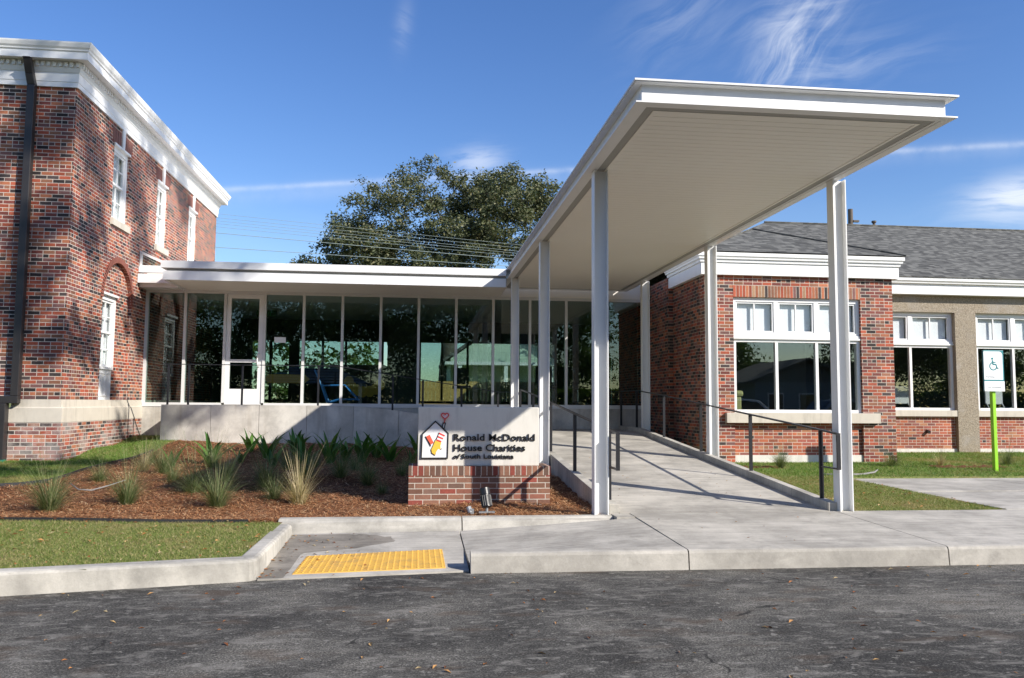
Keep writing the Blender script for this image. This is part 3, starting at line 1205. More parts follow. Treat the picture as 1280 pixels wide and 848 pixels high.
plate(mb, [(200, 460), (255, 432), (312, 545), (272, 570)], .012, .017)
mb.build('red_sleeve', M['logo_coral'], emo)
mb = MB()
stroke(mb, [(196, 462), (268, 588)], 15, .012, .0185)
stroke(mb, [(330, 512), (355, 480), (385, 405)], 9, .012, .0185)
stroke(mb, [(275, 640), (285, 690), (330, 718)], 10, .012, .0185)
stroke(mb, [(275, 640), (300, 590), (330, 512)], 6, .012, .0182)
stroke(mb, [(400, 640), (425, 628)], 8, .012, .0185)
mb.build('black_strokes', M['black'], emo)  # black emblem strokes beside the sleeve, stocking and sock
mb = MB()
plate(mb, [(330, 512), (418, 540), (405, 590), (410, 632), (380, 640), (345, 690), (330, 716), (285, 690), (275, 640), (300, 590)], .012, .0165)
mb.build('yellow_sock', M['logo_yellow'], emo)
mb = MB()
plate(mb, [(372, 632), (402, 636), (392, 672), (352, 705), (340, 690)], .012, .018)
mb.build('white_toe', M['logo_white'], emo)
for k in range(5):
    mb = MB()
    a, b = k / 5, (k + 1) / 5
    L0, L1 = (388, 402), (346, 518)
    R0, R1 = (470, 440), (412, 540)
    q = [(L0[0] + (L1[0] - L0[0]) * a, L0[1] + (L1[1] - L0[1]) * a), (R0[0] + (R1[0] - R0[0]) * a, R0[1] + (R1[1] - R0[1]) * a),
         (R0[0] + (R1[0] - R0[0]) * b, R0[1] + (R1[1] - R0[1]) * b), (L0[0] + (L1[0] - L0[0]) * b, L0[1] + (L1[1] - L0[1]) * b)]
    plate(mb, q, .012, .0165)
    mb.build('stocking_stripe', M['logo_red'] if k % 2 == 0 else M['logo_white'], emo)

# ------------------------------------------------------------------ handrails
def loop_end(mb, x, y, zt, zl, y2):
    w, t2 = .022, .011
    mb.box(x - w, x + w, y2 - t2, y2 + t2, zl - .012, zt)


def ramp_rail(x, ys, label, side):
    r = empty('ramp_handrail', (x, 9.45, ramp_z(9.45) + .095), label, 'handrail')
    y0 = 9.02
    pts = [(x, y0, ramp_z(9.17) + .905), (x, 9.45, ramp_z(9.45) + .92)] + [(x, q, ramp_z(q) + .92) for q in ys[1:]]
    mb = MB()
    for a, b in zip(pts, pts[1:]):
        mb.hexa([(x - .024, a[1], a[2] - .014), (x + .024, a[1], a[2] - .014), (x + .024, b[1], b[2] - .014), (x - .024, b[1], b[2] - .014)],
                [(x - .024, a[1], a[2] + .004), (x + .024, a[1], a[2] + .004), (x + .024, b[1], b[2] + .004), (x - .024, b[1], b[2] + .004)])
    mb.build('top_rail', M['rail'], r)
    for q in ys:
        zt = ramp_z(q) + .905
        MB().box(x - .024, x + .024, q - .012, q + .012, ramp_z(q) + .088, zt).build('post', M['rail'], r)
    mb = MB()
    zt = ramp_z(9.17) + .89
    zl = zt - .385
    mb.box(x - .022, x + .022, y0, y0 + .022, zl - .018, zt)
    mb.box(x - .018, x + .018, y0 + .024, 9.45 - .014, zl - .016, zl)
    mb.build('end_loop', M['rail'], r)
    return r


RY = [9.45, 11.55, 13.66, 15.78, 17.8]
ramp_rail(4.87, RY + [19.2], 'black steel handrail along the right kerb of the ramp, nearest the lawn', 1)
ramp_rail(2.25, RY, 'black steel handrail along the left kerb of the ramp, behind the brick sign', -1)


def wk_z(x):
    if x <= -1.7:
        return 1.36
    return 1.36 + (ramp_z(18) - 1.36) * (x + 1.7) / 3.44


wr = empty('walkway_handrail', (-1.5, 17.62, 1.3), 'long black handrail on the retaining wall in front of the glass doors', 'handrail')
mb = MB()
pts = [(-5.25, 1.36), (-1.7, 1.36), (1.74, ramp_z(18)), (2.2, ramp_z(18))]
for (xa, za), (xb, zb) in zip(pts, pts[1:]):
    mb.hexa([(xa, 17.59, za + .845), (xb, 17.59, zb + .845), (xb, 17.638, zb + .845), (xa, 17.638, za + .845)],
            [(xa, 17.59, za + .86), (xb, 17.59, zb + .86), (xb, 17.638, zb + .86), (xa, 17.638, za + .86)])
mb.build('top_rail', M['rail'], wr)
for x in (-5.13, -4.72, -3.64, -2.08, -.52, .12, .95, 1.74):
    MB().box(x - .02, x + .02, 17.606, 17.626, min(wtop(x), wk_z(x)) - .08, wk_z(x) + .845).build('post', M['rail'], wr)
# ------------------------------------------------------------------ glass pavilion
pav = empty('glass_pavilion', (-.3, 19.4, .6), 'flat roofed glass walled entrance hall between the two brick buildings', 'building')
GY = 19.4
g0, g1 = Z(-.045), Z(2.47)
MB().box(-6.19, 5.63, GY - .06, GY + .2, .3, g0 - .09).build('base_wall', M['wall_conc'], pav)
mull = [-6.17] + [-5.32 + .888 * k for k in range(0, 12)] + [5.36, 5.60]
DL, DR = mull[2], mull[3]
mb = MB()
fm = fY(GY)
fbox(mb, fm, -6.19, DL - .03, g0 - .09, g0, -.08, .075)
fbox(mb, fm, DR + .03, 5.63, g0 - .09, g0, -.08, .075)
mb.build('sill', M['mullion'], pav)
mb = MB()
fbox(mb, fm, -6.19, 5.63, g1, g1 + .07, -.08, .06)
mb.build('head_rail', M['mullion'], pav)
for x in mull[:-2]:
    mb = MB()
    fbox(mb, fm, x - .03, x + .03, g0, g1, -.08, .055)
    mb.build('mullion', M['mullion'], pav)
for a, b in zip(mull, mull[1:-1]):
    if abs(a - DL) < .01:
        continue
    mb = MB()
    fbox(mb, fm, a + .031, b - .031, g0 + .001, g1 - .001, -.012, -.004)
    mb.build('glass_pane', M['glass'], pav)
# the door
mb = MB()
frame_rect(mb, fm, DL + .035, DR - .035, g0 - .04, g1 - .005, .095, -.045, .03, .36)
fbox(mb, fm, DL + .131, DR - .131, g0 + .93, g0 + 1.0, -.03, .02)
door = mb.build('door', M['white_metal'], pav)
for za, zb in ((g0 + .321, g0 + .929), (g0 + 1.001, g1 - .101)):
    mb = MB()
    fbox(mb, fm, DL + .131, DR - .131, za, zb, -.012, -.004)
    mb.build('door_glass', M['glass'], door)
MB().tube([(DR - .085, GY - .03, g0 + .84), (DR - .12, GY - .10, g0 + .85), (DR - .13, GY - .11, g0 + .98), (DR - .12, GY - .10, g0 + 1.13), (DR - .085, GY - .03, g0 + 1.14)], .016, 8).build('handle', M['white_metal'], door)
# roof: two stepped fascias, overhang and deck
ru_t, ru_b = Z(2.925), Z(2.775)
rl_t, rl_b = Z(2.715), Z(2.525)
path_u = [(-5.37, 19.9), (-5.37, 17.6), (1.90, 17.6)]
mb = MB()
mb.sweep(path_u, [(0, ru_t), (0, ru_b), (-.03, ru_b - .004), (-.30, ru_b - .004), (-.30, ru_t - .02), (-.05, ru_t)])
mb.build('upper_fascia', M['white'], pav)
mb = MB()
mb.sweep(path_u, [(-.10, ru_b - .006), (-.10, rl_t + .002), (-.28, rl_t + .002), (-.28, ru_b - .006)])
mb.build('fascia_reveal', M['vent'], pav)
mb = MB()
mb.sweep(path_u, [(-.035, rl_t), (-.035, rl_b), (-.10, rl_b), (-.10, rl_b + .02), (-.28, rl_b + .02), (-.28, rl_t)])
mb.build('lower_fascia', M['white'], pav)
mb = MB()
mb.add([(-5.28, 17.69, rl_b + .012), (1.93, 17.69, rl_b + .012), (1.93, GY - .075, rl_b + .012), (-5.28, GY - .075, rl_b + .012)], [(0, 1, 2, 3)])
mb.box(-5.0, 1.9, 17.9, 19.3, ru_t - .10, ru_t - .04)
mb.box(-6.18, 5.62, 19.31, 27.0, ru_t - .10, ru_t - .04)
mb.build('roof', M['soffit'], pav)
mb = MB()
mb.box(-6.19, 5.63, GY - .074, GY + .12, g1 + .071, ru_t - .01)
mb.build('header_fascia', M['soffit'], pav)
# link to the old building, with a small sloped rooflight
mb = MB()
mb.box(-6.19, -5.36, 18.72, 18.86, Z(2.60), Z(2.80))
mb.box(-6.19, -5.38, 18.76, 18.9, Z(2.84), Z(2.96))
mb.box(-6.19, -5.36, 18.861, GY - .08, Z(2.52), Z(2.61))
mb.build('link_fascia', M['white'], pav)
mb = MB()
mb.hexa([(-6.19, 18.80, Z(2.965)), (-5.55, 18.80, Z(2.965)), (-5.55, 18.84, Z(2.965)), (-6.19, 18.84, Z(2.965))],
        [(-6.19, 18.80, Z(3.0)), (-5.55, 18.80, Z(2.995)), (-5.55, 18.84, Z(2.995)), (-6.19, 18.84, Z(3.0))])
mb.hexa([(-6.19, 18.80, Z(3.27)), (-5.58, 18.80, Z(3.0)), (-5.58, 18.84, Z(3.0)), (-6.19, 18.84, Z(3.27))],
        [(-6.19, 18.80, Z(3.33)), (-5.5, 18.80, Z(3.02)), (-5.5, 18.84, Z(3.02)), (-6.19, 18.84, Z(3.33))])
mb.box(-6.19, -6.14, 18.80, 18.84, Z(3.0), Z(3.28))
mb.build('rooflight_frame', M['white'], pav)
MB().prism([(-6.13, Z(3.0)), (-5.60, Z(3.0)), (-6.13, Z(3.24))], fY(18.82), -.006, .006).build('rooflight_glass', M['glass'], pav)
# inside
BYK = 25.4
mb = MB().box(-6.18, 5.62, GY + .02, BYK, g0 - .12, g0 - .012)
mb.build('floor', M['room_floor'], pav)
MB().box(-6.18, 5.62, GY + .13, BYK, g1 + .03, g1 + .06).build('ceiling', M['room_ceiling'], pav)
bw_ = MB()
fb = fY(BYK)
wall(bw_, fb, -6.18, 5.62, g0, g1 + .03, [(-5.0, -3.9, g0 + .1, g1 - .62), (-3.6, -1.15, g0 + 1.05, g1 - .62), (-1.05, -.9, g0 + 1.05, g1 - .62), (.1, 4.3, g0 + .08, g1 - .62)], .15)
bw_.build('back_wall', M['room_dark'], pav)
for x in (-4.45, -2.9, -2.2, .75, 1.55, 2.35, 3.15, 3.8):
    mb = MB()
    fbox(mb, fb, x - .035, x + .035, g0 + .09 if x > 0 or x < -4 else g0 + 1.05, g1 - .62, -.12, -.04)
    mb.build('back_mullion', M['room_dark'], pav)
for a, b, z0, z1 in ((-5.0, -3.9, g0 + .1, g1 - .62), (-3.6, -1.15, g0 + 1.05, g1 - .62), (.1, 4.3, g0 + .08, g1 - .62)):
    mb = MB()
    fbox(mb, fb, a + .002, b - .002, z0 + .002, z1 - .002, -.09, -.082)
    mb.build('back_glass_pane', M['glass'], pav)
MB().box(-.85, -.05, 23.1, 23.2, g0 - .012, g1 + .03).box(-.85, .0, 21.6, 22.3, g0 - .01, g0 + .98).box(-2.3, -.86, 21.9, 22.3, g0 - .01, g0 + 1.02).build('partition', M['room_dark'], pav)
for body, dz, w in (("Ronald McDonald", 0.0, 1.24), ("House Charities", -.17, 1.10), ("of South Louisiana", -.30, .95)):
    pass
for body, dz, w, cap in (("Ronald McDonald", .0, .72, .055), ("House Charities", -.10, .63, .055), ("of South Louisiana", -.18, .54, .038)):
    text_obj('wall_lettering', body, (-.82, 23.099, g0 + 1.42 + dz), w, cap, M['rail'], pav, depth=.01, bold=.02)
# small white notice stuck inside the pane beside the door
MB().box(-3.32, -3.06, GY - .003, GY + .001, g0 + 1.40, g0 + 1.53).build('glass_notice', M['sign_white'], pav)
ex = MB().box(-4.02, -3.55, 20.9, 20.95, g1 - .36, g1 - .2).build('exit_sign', simple('exit_sign_case', (.015, .06, .03), .4), pav)
text_obj('exit_lettering', 'EXIT', (-3.93, 20.899, g1 - .335), .29, .105, simple('exit_green', (.05, .32, .10), .5), ex, depth=.006, bold=.01)

# things standing in the hall
def chair_tube():
    e = empty('folding_chair', (-2.0, 19.95, g0), 'blue tube framed folding chair standing inside behind the glass', 'chair')
    mb = MB()
    for yy in (19.75, 20.15):
        mb.tube([(-2.42, yy, g0 + .78), (-2.26, yy, g0 + .42), (-2.12, yy, g0 + .02)], .02, 7)
        mb.tube([(-2.26, yy, g0 + .42), (-1.72, yy, g0 + .44), (-1.40, yy, g0 + .08)], .02, 7)
        mb.tube([(-2.12, yy, g0 + .02), (-1.85, yy, g0 + .10), (-1.45, yy, g0 + .10)], .02, 7)
    mb.tube([(-2.42, 19.75, g0 + .78), (-2.42, 20.15, g0 + .78)], .02, 7)
    mb.build('frame', M['blue'], e)
    MB().hexa([(-2.24, 19.77, g0 + .40), (-1.75, 19.77, g0 + .42), (-1.75, 20.13, g0 + .42), (-2.24, 20.13, g0 + .40)],
              [(-2.24, 19.77, g0 + .42), (-1.75, 19.77, g0 + .44), (-1.75, 20.13, g0 + .44), (-2.24, 20.13, g0 + .42)]).build('seat', M['car_c'], e)
    MB().hexa([(-2.40, 19.77, g0 + .74), (-2.40, 20.13, g0 + .74), (-2.27, 20.13, g0 + .46), (-2.27, 19.77, g0 + .46)],
              [(-2.38, 19.77, g0 + .75), (-2.38, 20.13, g0 + .75), (-2.25, 20.13, g0 + .47), (-2.25, 19.77, g0 + .47)]).build('backrest', M['car_c'], e)


chair_tube()
for k, (xa, xb, y, z0, lab) in enumerate(((-3.86, -2.72, 21.2, g0 + .50, 'yellow hexagon ended board hung behind the glass door'),)):
    mb = MB()
    h_ = .11
    mb.prism([(xa, z0 + h_), (xa + .12, z0 + 2 * h_), (xb - .12, z0 + 2 * h_), (xb, z0 + h_), (xb - .12, z0), (xa + .12, z0)], fY(y), 0, .03)
    tag(mb.build('yellow_board', M['logo_yellow'], None), lab, 'board')
fan = empty('flower_sculpture', (-1.25, 21.5, g0), 'big yellow petalled cut out standing inside behind the blue chair', 'decoration')
mb = MB()
for k in range(7):
    a = radians(200 + k * 24 - 10)
    cx, cz = -1.35 + .42 * cos(a), g0 + .62 + .32 * sin(a)
    mb.prism([(cx + .13 * cos(2 * pi * i / 10), cz + .15 * sin(2 * pi * i / 10)) for i in range(10)], fY(21.5 + .01 * k), 0, .03)
mb.build('petals', M['logo_yellow'], fan)
MB().box(-1.4, -1.3, 21.55, 21.6, g0 - .01, g0 + .5).build('stand', M['rail'], fan)
# arc lamp at the right end
al = empty('arc_floor_lamp', (5.05, 20.9, g0), 'arched floor lamp with a woven straw shade at the right end of the hall', 'lamp')
MB().tube([(5.05, 20.9, g0), (5.05, 20.9, g0 + .03)], .15, 18).build('base', M['rail'], al)
MB().tube([(5.05, 20.9, g0 + .02), (5.05, 20.9, g0 + 1.3), (5.0, 20.9, g0 + 1.55), (4.87, 20.9, g0 + 1.68), (4.74, 20.9, g0 + 1.66), (4.68, 20.9, g0 + 1.52)], .012, 8).build('arm', M['chrome'], al)
MB().tube([(4.68, 20.9, g0 + 1.53), (4.68, 20.9, g0 + 1.45), (4.68, 20.9, g0 + 1.28), (4.68, 20.9, g0 + 1.14)], [.10, .17, .18, .11], 18).build('lamp_shade', M['shade'], al)
for i, (x, y) in enumerate(((3.3, 21.0), (4.3, 21.6), (1.2, 22.4))):
    e = empty('office_chair', (x, y, g0), ('black office chair at the right behind the ramp columns', 'black office chair furthest right inside the glass hall', 'black chair before the fence view inside the hall')[i], 'chair', 'chairs inside the hall')
    MB().box(x - .24, x + .24, y - .24, y + .24, g0 + .42, g0 + .5).build('seat', M['rail'], e, bevel=.02)
    MB().box(x - .22, x + .22, y + .2, y + .26, g0 + .55, g0 + 1.0).build('backrest', M['rail'], e, bevel=.02)
    MB().tube([(x, y, g0 + .05), (x, y, g0 + .42)], .03, 8).build('stem', M['chrome'], e)
    mb = MB()
    for k in range(5):
        mb.tube([(x, y, g0 + .08), (x + .27 * cos(k * 1.257), y + .27 * sin(k * 1.257), g0 + .04)], .02, 6)
    mb.build('star_base', M['chrome'], e)

# ------------------------------------------------------------------ old brick building on the left
ob = empty('brick_building', (-10, 18, .4), 'tall red brick building with white cornice and sash windows', 'building')
XW, YF, YB = -6.2, 15.15, 25.5
zt, zl = Z(5.62), Z(.005)
W3 = [(17.06, 17.96), (19.85, 20.66), (22.52, 23.36)]
zw0, zw1 = Z(3.68), Z(5.20)
A0, A1, AC, AR, AS = 16.80, 18.44, 17.62, .82, Z(2.02)
D0, D1, DZ = 16.83, 17.76, Z(2.12)
fm = fX(XW)
w = MB()
w.box(-16, XW - .25, YF, YF + .25, zl, zt)
holes = [(a, b, zw0, zw1) for a, b in W3] + [(A0, A1, zl, AS + AR)]
wall(w, fm, YF, YB, zl, zt, holes)
w.box(-16, XW - .25, YB - .25, YB, zl, zt)
# spandrel over the blind arch
na = 20
for i in range(na):
    a0, a1 = pi - pi * i / na, pi - pi * (i + 1) / na
    u0, u1 = AC + AR * cos(a0), AC + AR * cos(a1)
    s0, s1 = AS + AR * sin(a0), AS + AR * sin(a1)
    w.hexa([fm(u0, s0, 0), fm(u1, s1, 0), fm(u1, s1, -.20), fm(u0, s0, -.20)], [fm(u0, AS + AR, 0), fm(u1, AS + AR, 0), fm(u1, AS + AR, -.20), fm(u0, AS + AR, -.20)])
wall(w, fX(XW - .07), A0 - .1, A1 + .1, zl, AS + AR + .05, [(D0 + .02, D1, zl, DZ)], .18)
w.build('wall', M['brick'], ob)
ar = MB()
nr = 40
for i in range(nr):
    a0, a1 = pi * i / nr + .012, pi * (i + 1) / nr - .012
    q = [(AC + r_ * cos(a), AS + r_ * sin(a)) for r_, a in ((AR - .004, a0), (AR + .11, a0), (AR + .11, a1), (AR - .004, a1))]
    ar.prism(q, fm, -.12, .022)
ar.build('arch', simple('arch_brick_red', (.24, .085, .06), .8, var=.35, scale=14), ob)
# plinth and limestone water table
pl = MB()
pl.sweep([(-7.02, YF + .3), (-7.02, YF), (XW, YF), (XW, 25.5)], [(.02, .2), (.02, Z(-.397)), (-.2, Z(-.397)), (-.2, .2)])
pl.sweep([(-16, YF + .05), (-7.05, YF + .05)], [(.02, .2), (.02, Z(-.397)), (-.2, Z(-.397)), (-.2, .2)])
pl.build('plinth', M['brick_plinth'], ob)
ls = MB()
ls.sweep([(-7.02, YF + .3), (-7.02, YF), (XW, YF), (XW, 25.5)], [(.028, Z(-.397)), (.028, Z(-.148)), (.016, Z(-.14)), (.006, Z(-.13)), (.0, Z(.004)), (-.2, Z(.004)), (-.2, Z(-.397))])
ls.build('limestone_band', M['limestone'], ob)
# cornice
cp = [(.02, zt), (.035, zt - .004), (.035, zt + .085), (.045, zt + .09), (.045, zt + .25), (.06, zt + .262), (.085, zt + .33), (.085, zt + .44), (.25, zt + .445), (.262, zt + .43),
      (.262, zt + .56), (.285, zt + .575), (.29, zt + .60), (.315, zt + .63), (.34, zt + .69), (.345, zt + .715), (.05, zt + .75), (-.3, zt + .75), (-.3, zt)]
cpath = [(-16, YF), (XW, YF), (XW, YB), (-16, YB)]
co = MB()
co.sweep(cpath, cp)
co.build('cornice', M['white'], ob)
de = MB()
x = -7.95
while x < XW + .06:
    de.box(x, x + .05, YF - .125, YF - .084, zt + .345, zt + .425)
    x += .098
y = YF - .06
while y < YB:
    de.box(XW + .084, XW + .125, y, y + .05, zt + .345, zt + .425)
    y += .098
de.build('dentil_course', M['white'], ob)['kind'] = 'stuff'
MB().box(-15.9, XW - .05, YF + .05, YB - .05, zt + .70, zt + .745).build('roof', M['vent'], ob)


def sash(parent, fm, u0, u1, z0, z1, dep, low=False):
    """white double hung window; the near jamb stays hidden behind the brick"""
    f = MB()
    frame_rect(f, fm, u0, u1, z0, z1, .10, dep - .08, dep + .03, .05)
    fbox(f, fm, u0 - .0, u1 + .0, z1 - .005, z1 + .04, dep - .02, dep + .095)
    fr = f.build('window', M['white'], parent)
    zm = (z0 + z1) / 2
    for k, (za, zb, dd) in enumerate(((z0 + .051, zm + .02, -.02), (zm - .02, z1 - .101, .005))):
        s = MB()
        frame_rect(s, fm, u0 + .101, u1 - .101, za, zb, .045, dep + dd - .03, dep + dd)
        um = (u0 + u1) / 2
        fbox(s, fm, um - .011, um + .011, za + .046, zb - .046, dep + dd - .026, dep + dd - .004)
        zz = (za + zb) / 2
        fbox(s, fm, u0 + .147, um - .012, zz - .011, zz + .011, dep + dd - .026, dep + dd - .004)
        fbox(s, fm, um + .012, u1 - .147, zz - .011, zz + .011, dep + dd - .026, dep + dd - .004)
        s.build('sash', M['white'], fr)
        p = MB()
        fbox(p, fm, u0 + .146, u1 - .146, za + .045, zb - .045, dep + dd - .020, dep + dd - .014)
        p.build('pane', M['glass_old'], fr)
    b = MB()
    fbox(b, fm, u0 + .02, u1 - .02, z0 + .02, z1 - .02, dep - .10, dep - .09)
    b.build('blind', M['blind'], fr)
    return fr


fm = fX(XW)
for a, b in W3:
    fr = sash(ob, fm, a, b, zw0, zw1, -.075)
    s = MB()
    fbox(s, fm, a - .06, b + .08, zw0 - .14, zw0 - .001, -.18, .05)
    s.build('stone_sill', M['limestone'], fr)
    k = MB()
    um = (a + b) / 2
    k.prism([(um - .055, zw1 + .002), (um + .055, zw1 + .002), (um + .085, zt - .003), (um - .085, zt - .003)], fm, -.02, .03)
    k.build('keystone', M['white'], fr)
    jm = simple('jack_arch_brick', (.20, .085, .07), .8, var=.3, scale=12)
    for s_ in (-1, 1):
        j = MB()
        for q in range(5):
            ua, ub = um + s_ * (.09 + q * .075), um + s_ * (.155 + q * .075)
            sh = s_ * .03 * q
            pts = [(ua + sh * .5, zw1 + .054), (ub + sh * .6, zw1 + .054), (ub + sh + s_ * .02, zw1 + .33), (ua + sh + s_ * .01, zw1 + .33)]
            j.prism(pts, fm, -.02, .008)
        j.build('jack_arch', jm, fr)
# ground floor window over a panelled apron, in the blind arch
gf = sash(ob, fX(XW), D0 + .02, D1, Z(.62), DZ, -.115)
ap = MB()
fbox(ap, fm, D0 + .021, D1 - .001, Z(.006), Z(.619), -.20, -.12)
for q in (0, 1, 2):
    ua = D0 + .09 + q * .27
    frame_rect(ap, fm, ua, ua + .25, Z(.08), Z(.55), .02, -.119, -.105)
ap.build('panelled_apron', M['white'], gf)
# downspout
ds = MB()
xc = -6.935
ds.hexa([(xc - .075, YF - .32, Z(6.02)), (xc + .055, YF - .32, Z(6.02)), (xc + .055, YF - .2, Z(6.02)), (xc - .075, YF - .2, Z(6.02))],
        [(xc - .075, YF - .32, Z(6.04)), (xc + .055, YF - .32, Z(6.04)), (xc + .055, YF - .2, Z(6.04)), (xc - .075, YF - .2, Z(6.04))])
ds.hexa([(xc - .075, YF - .19, Z(5.78)), (xc + .055, YF - .19, Z(5.78)), (xc + .055, YF - .07, Z(5.78)), (xc - .075, YF - .07, Z(5.78))],
        [(xc - .075, YF - .30, Z(6.02)), (xc + .055, YF - .30, Z(6.02)), (xc + .055, YF - .18, Z(6.02)), (xc - .075, YF - .18, Z(6.02))])
ds.hexa([(xc - .055, YF - .14, Z(5.60)), (xc + .075, YF - .14, Z(5.60)), (xc + .075, YF - .02, Z(5.60)), (xc - .055, YF - .02, Z(5.60))],
        [(xc - .075, YF - .19, Z(5.78)), (xc + .055, YF - .19, Z(5.78)), (xc + .055, YF - .07, Z(5.78)), (xc - .075, YF - .07, Z(5.78))])
ds.box(xc - .055, xc + .075, YF - .14, YF - .02, Z(.06), Z(5.60))
ds.box(-7.35, xc + .075, YF - .14, YF - .02, Z(-.07), Z(.06))
ds.box(-7.20, -7.04, YF - .17, YF - .03, .36, Z(-.07))
ds.build('downspout', M['bronze'], ob, bevel=.012)
MB().hexa([(-7.42, YF - .62, .365), (-7.0, YF - .62, .365), (-7.02, YF - .1, .38), (-7.3, YF - .1, .38)], [(-7.42, YF - .62, .40), (-7.0, YF - .62, .40), (-7.02, YF - .1, .43), (-7.3, YF - .1, .43)]).build('splash_block', simple('green_plastic', (.02, .18, .12), .5), ob)

# ------------------------------------------------------------------ brick building on the right: bay, wing and roof
rb = empty('long_brick_building', (10, 18, .3), 'long low brick building with grey shingle roof and a projecting window bay', 'building')
BX0, BX1, BY = 5.76, 9.81, 15.85
cb = Z(2.62)
wx0, wx1 = 6.36, 9.10
w = MB()
fm = fY(BY)
wall(w, fm, BX0, BX1, .2, cb + .1, [(wx0, wx1, .2, Z(2.42))], .30)
w.box(BX1 - .30, BX1, BY + .30, 18.6, .2, cb + .1)
w.build('bay_wall', M['brick_bay'], rb)
w = MB()
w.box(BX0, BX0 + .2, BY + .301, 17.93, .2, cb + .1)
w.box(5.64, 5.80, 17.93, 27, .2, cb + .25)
w.build('side_wall', M['brick_shaded'], rb)
s = MB()
fbox(s, fm, wx0, wx1 + .0, Z(2.185), Z(2.42), -.25, .004)
s.build('soldier_course', M['soldier'], rb)
s = MB()
fbox(s, fm, wx0, wx1, Z(-1.02), Z(-.375), -.25, -.06)
s.build('spandrel', M['brick_orange'], rb)
s = MB()
fbox(s, fm, wx0, wx1, .15, Z(-1.02), -.25, -.035)
s.build('footing', M['stucco'], rb)
s = MB()
fbox(s, fm, 6.16, 9.43, Z(-.372), Z(-.168), -.06, .10)
s.build('stone_sill', M['limestone'], rb, bevel=.006)


def win_block(parent, fm, u0, u1, zb, zt_, zt1, zt0, n, dep, ztop):
    """row of large panes below, trim band, row of two-light transoms above"""
    f = MB()
    fbox(f, fm, u0, u0 + .07, zb, ztop, dep - .10, dep)
    fbox(f, fm, u1 - .07, u1, zb, ztop, dep - .10, dep)
    fbox(f, fm, u0 + .07, u1 - .07, ztop - .085, ztop, dep - .10, dep)
    fbox(f, fm, u0 + .07, u1 - .07, zb, zb + .06, dep - .10, dep + .01)
    fbox(f, fm, u0 + .07, u1 - .07, zt_, zt0, dep - .10, dep)
    fbox(f, fm, u0 - .0, u1 + .0, zt_ + .06, zt_ + .095, dep + .001, dep + .045)
    fbox(f, fm, u0 - .0, u1 + .0, zt_ + .096, zt_ + .15, dep + .001, dep + .025)
    fo = f.build('window', M['white'], parent)
    step = (u1 - u0 - .14) / n
    for i in range(n):
        a, b = u0 + .07 + step * i, u0 + .07 + step * (i + 1)
        mm = MB()
        if i:
            fbox(mm, fm, a - .03, a + .03, zb + .061, zt_ - .001, dep - .09, dep - .005)
            fbox(mm, fm, a - .05, a + .05, zt0 + .001, ztop - .086, dep - .09, dep - .005)
        aa, bb = a + (.05 if i else 0), b - (.05 if i < n - 1 else 0)
        frame_rect(mm, fm, aa + .004, bb - .004, zt0 + .004, ztop - .09, .03, dep - .075, dep - .02)
        um = (aa + bb) / 2
        fbox(mm, fm, um - .013, um + .013, zt0 + .035, ztop - .121, dep - .07, dep - .03)
        mm.build('frame', M['white'], fo)
        p = MB()
        fbox(p, fm, a + (.031 if i else .001), b - (.031 if i < n - 1 else .001), zb + .062, zt_ - .002, dep - .052, dep - .044)
        p.build('pane', M['glass_win'], fo)
        p = MB()
        fbox(p, fm, aa + .035, bb - .035, zt0 + .035, ztop - .121, dep - .056, dep - .048)
        p.build('transom_pane', M['glass_old'], fo)
        bl = MB()
        fbox(bl, fm, aa + .03, bb - .03, zt0 + .02, ztop - .10, dep - .13, dep - .12)
        bl.build('blind', M['blind'], fo)
    return fo


win_block(rb, fm, wx0 + .002, wx1 - .002, Z(-.166), Z(1.27), 0, Z(1.47), 3, -.06, Z(2.183))
# bay cornice
cprof = [(.10, cb), (.10, cb + .225), (.085, cb + .232), (.085, cb + .245), (.125, cb + .25), (.13, cb + .29), (.12, cb + .297), (.12, cb + .307), (.16, cb + .312), (.165, cb + .345), (.19, cb + .37), (.19, cb + .44),
         (-.1, cb + .46), (-.1, cb)]
MB().sweep([(BX0, 17.95), (BX0, BY), (BX1, BY), (BX1, 18.62)], cprof).build('bay_cornice', M['white'], rb)
# rear wing
RYF = 18.6
fm = fY(RYF)
rbz = .2
w = MB()
cols = [(13.11, 13.66), (16.72, 17.27), (20.33, 20.88)]
rt_z = Z(2.70)
ops = [(9.81, 13.11), (13.66, 16.72), (17.27, 20.33)]
for a, b in cols:
    fbox(w, fm, a, b, rbz, Z(2.285), -.30, .04)
fbox(w, fm, 9.82, 26, Z(2.286), rt_z + .05, -.30, .02)
w.build('concrete_frame', M['aggregate'], rb)
for a, b in ops:
    s = MB()
    fbox(s, fm, a + .001, b - .001, Z(-1.05), Z(-.262), -.25, -.06)
    s.build('spandrel', M['brick_orange'], rb)
    s = MB()
    fbox(s, fm, a + .002, b - .002, .1, Z(-1.05), -.25, -.03)
    s.build('footing', M['stucco'], rb)
    s = MB()
    fbox(s, fm, a + .001, b - .001, Z(-.261), Z(-.115), -.25, .03)
    s.build('stone_sill', M['limestone'], rb)
    win_block(rb, fm, a + .05, b - .003, Z(-.114), Z(1.42), 0, Z(1.60), 3, -.08, Z(2.284))
rcp = [(.10, rt_z), (.10, rt_z + .2), (.085, rt_z + .205), (.085, rt_z + .255), (.16, rt_z + .26), (.165, rt_z + .285), (.2, rt_z + .32), (.2, rt_z + .395), (-.1, rt_z + .41), (-.1, rt_z)]
MB().sweep([(9.83, RYF), (40, RYF)], [(o_ + .12, z_) for o_, z_ in rcp]).build('wing_cornice', M['white'], rb)
w = MB()
w.box(20.9, 40, RYF, RYF + .25, .2, rt_z + .05)
w.box(9.3, 40, 30.8, 31, .2, rt_z + .05)
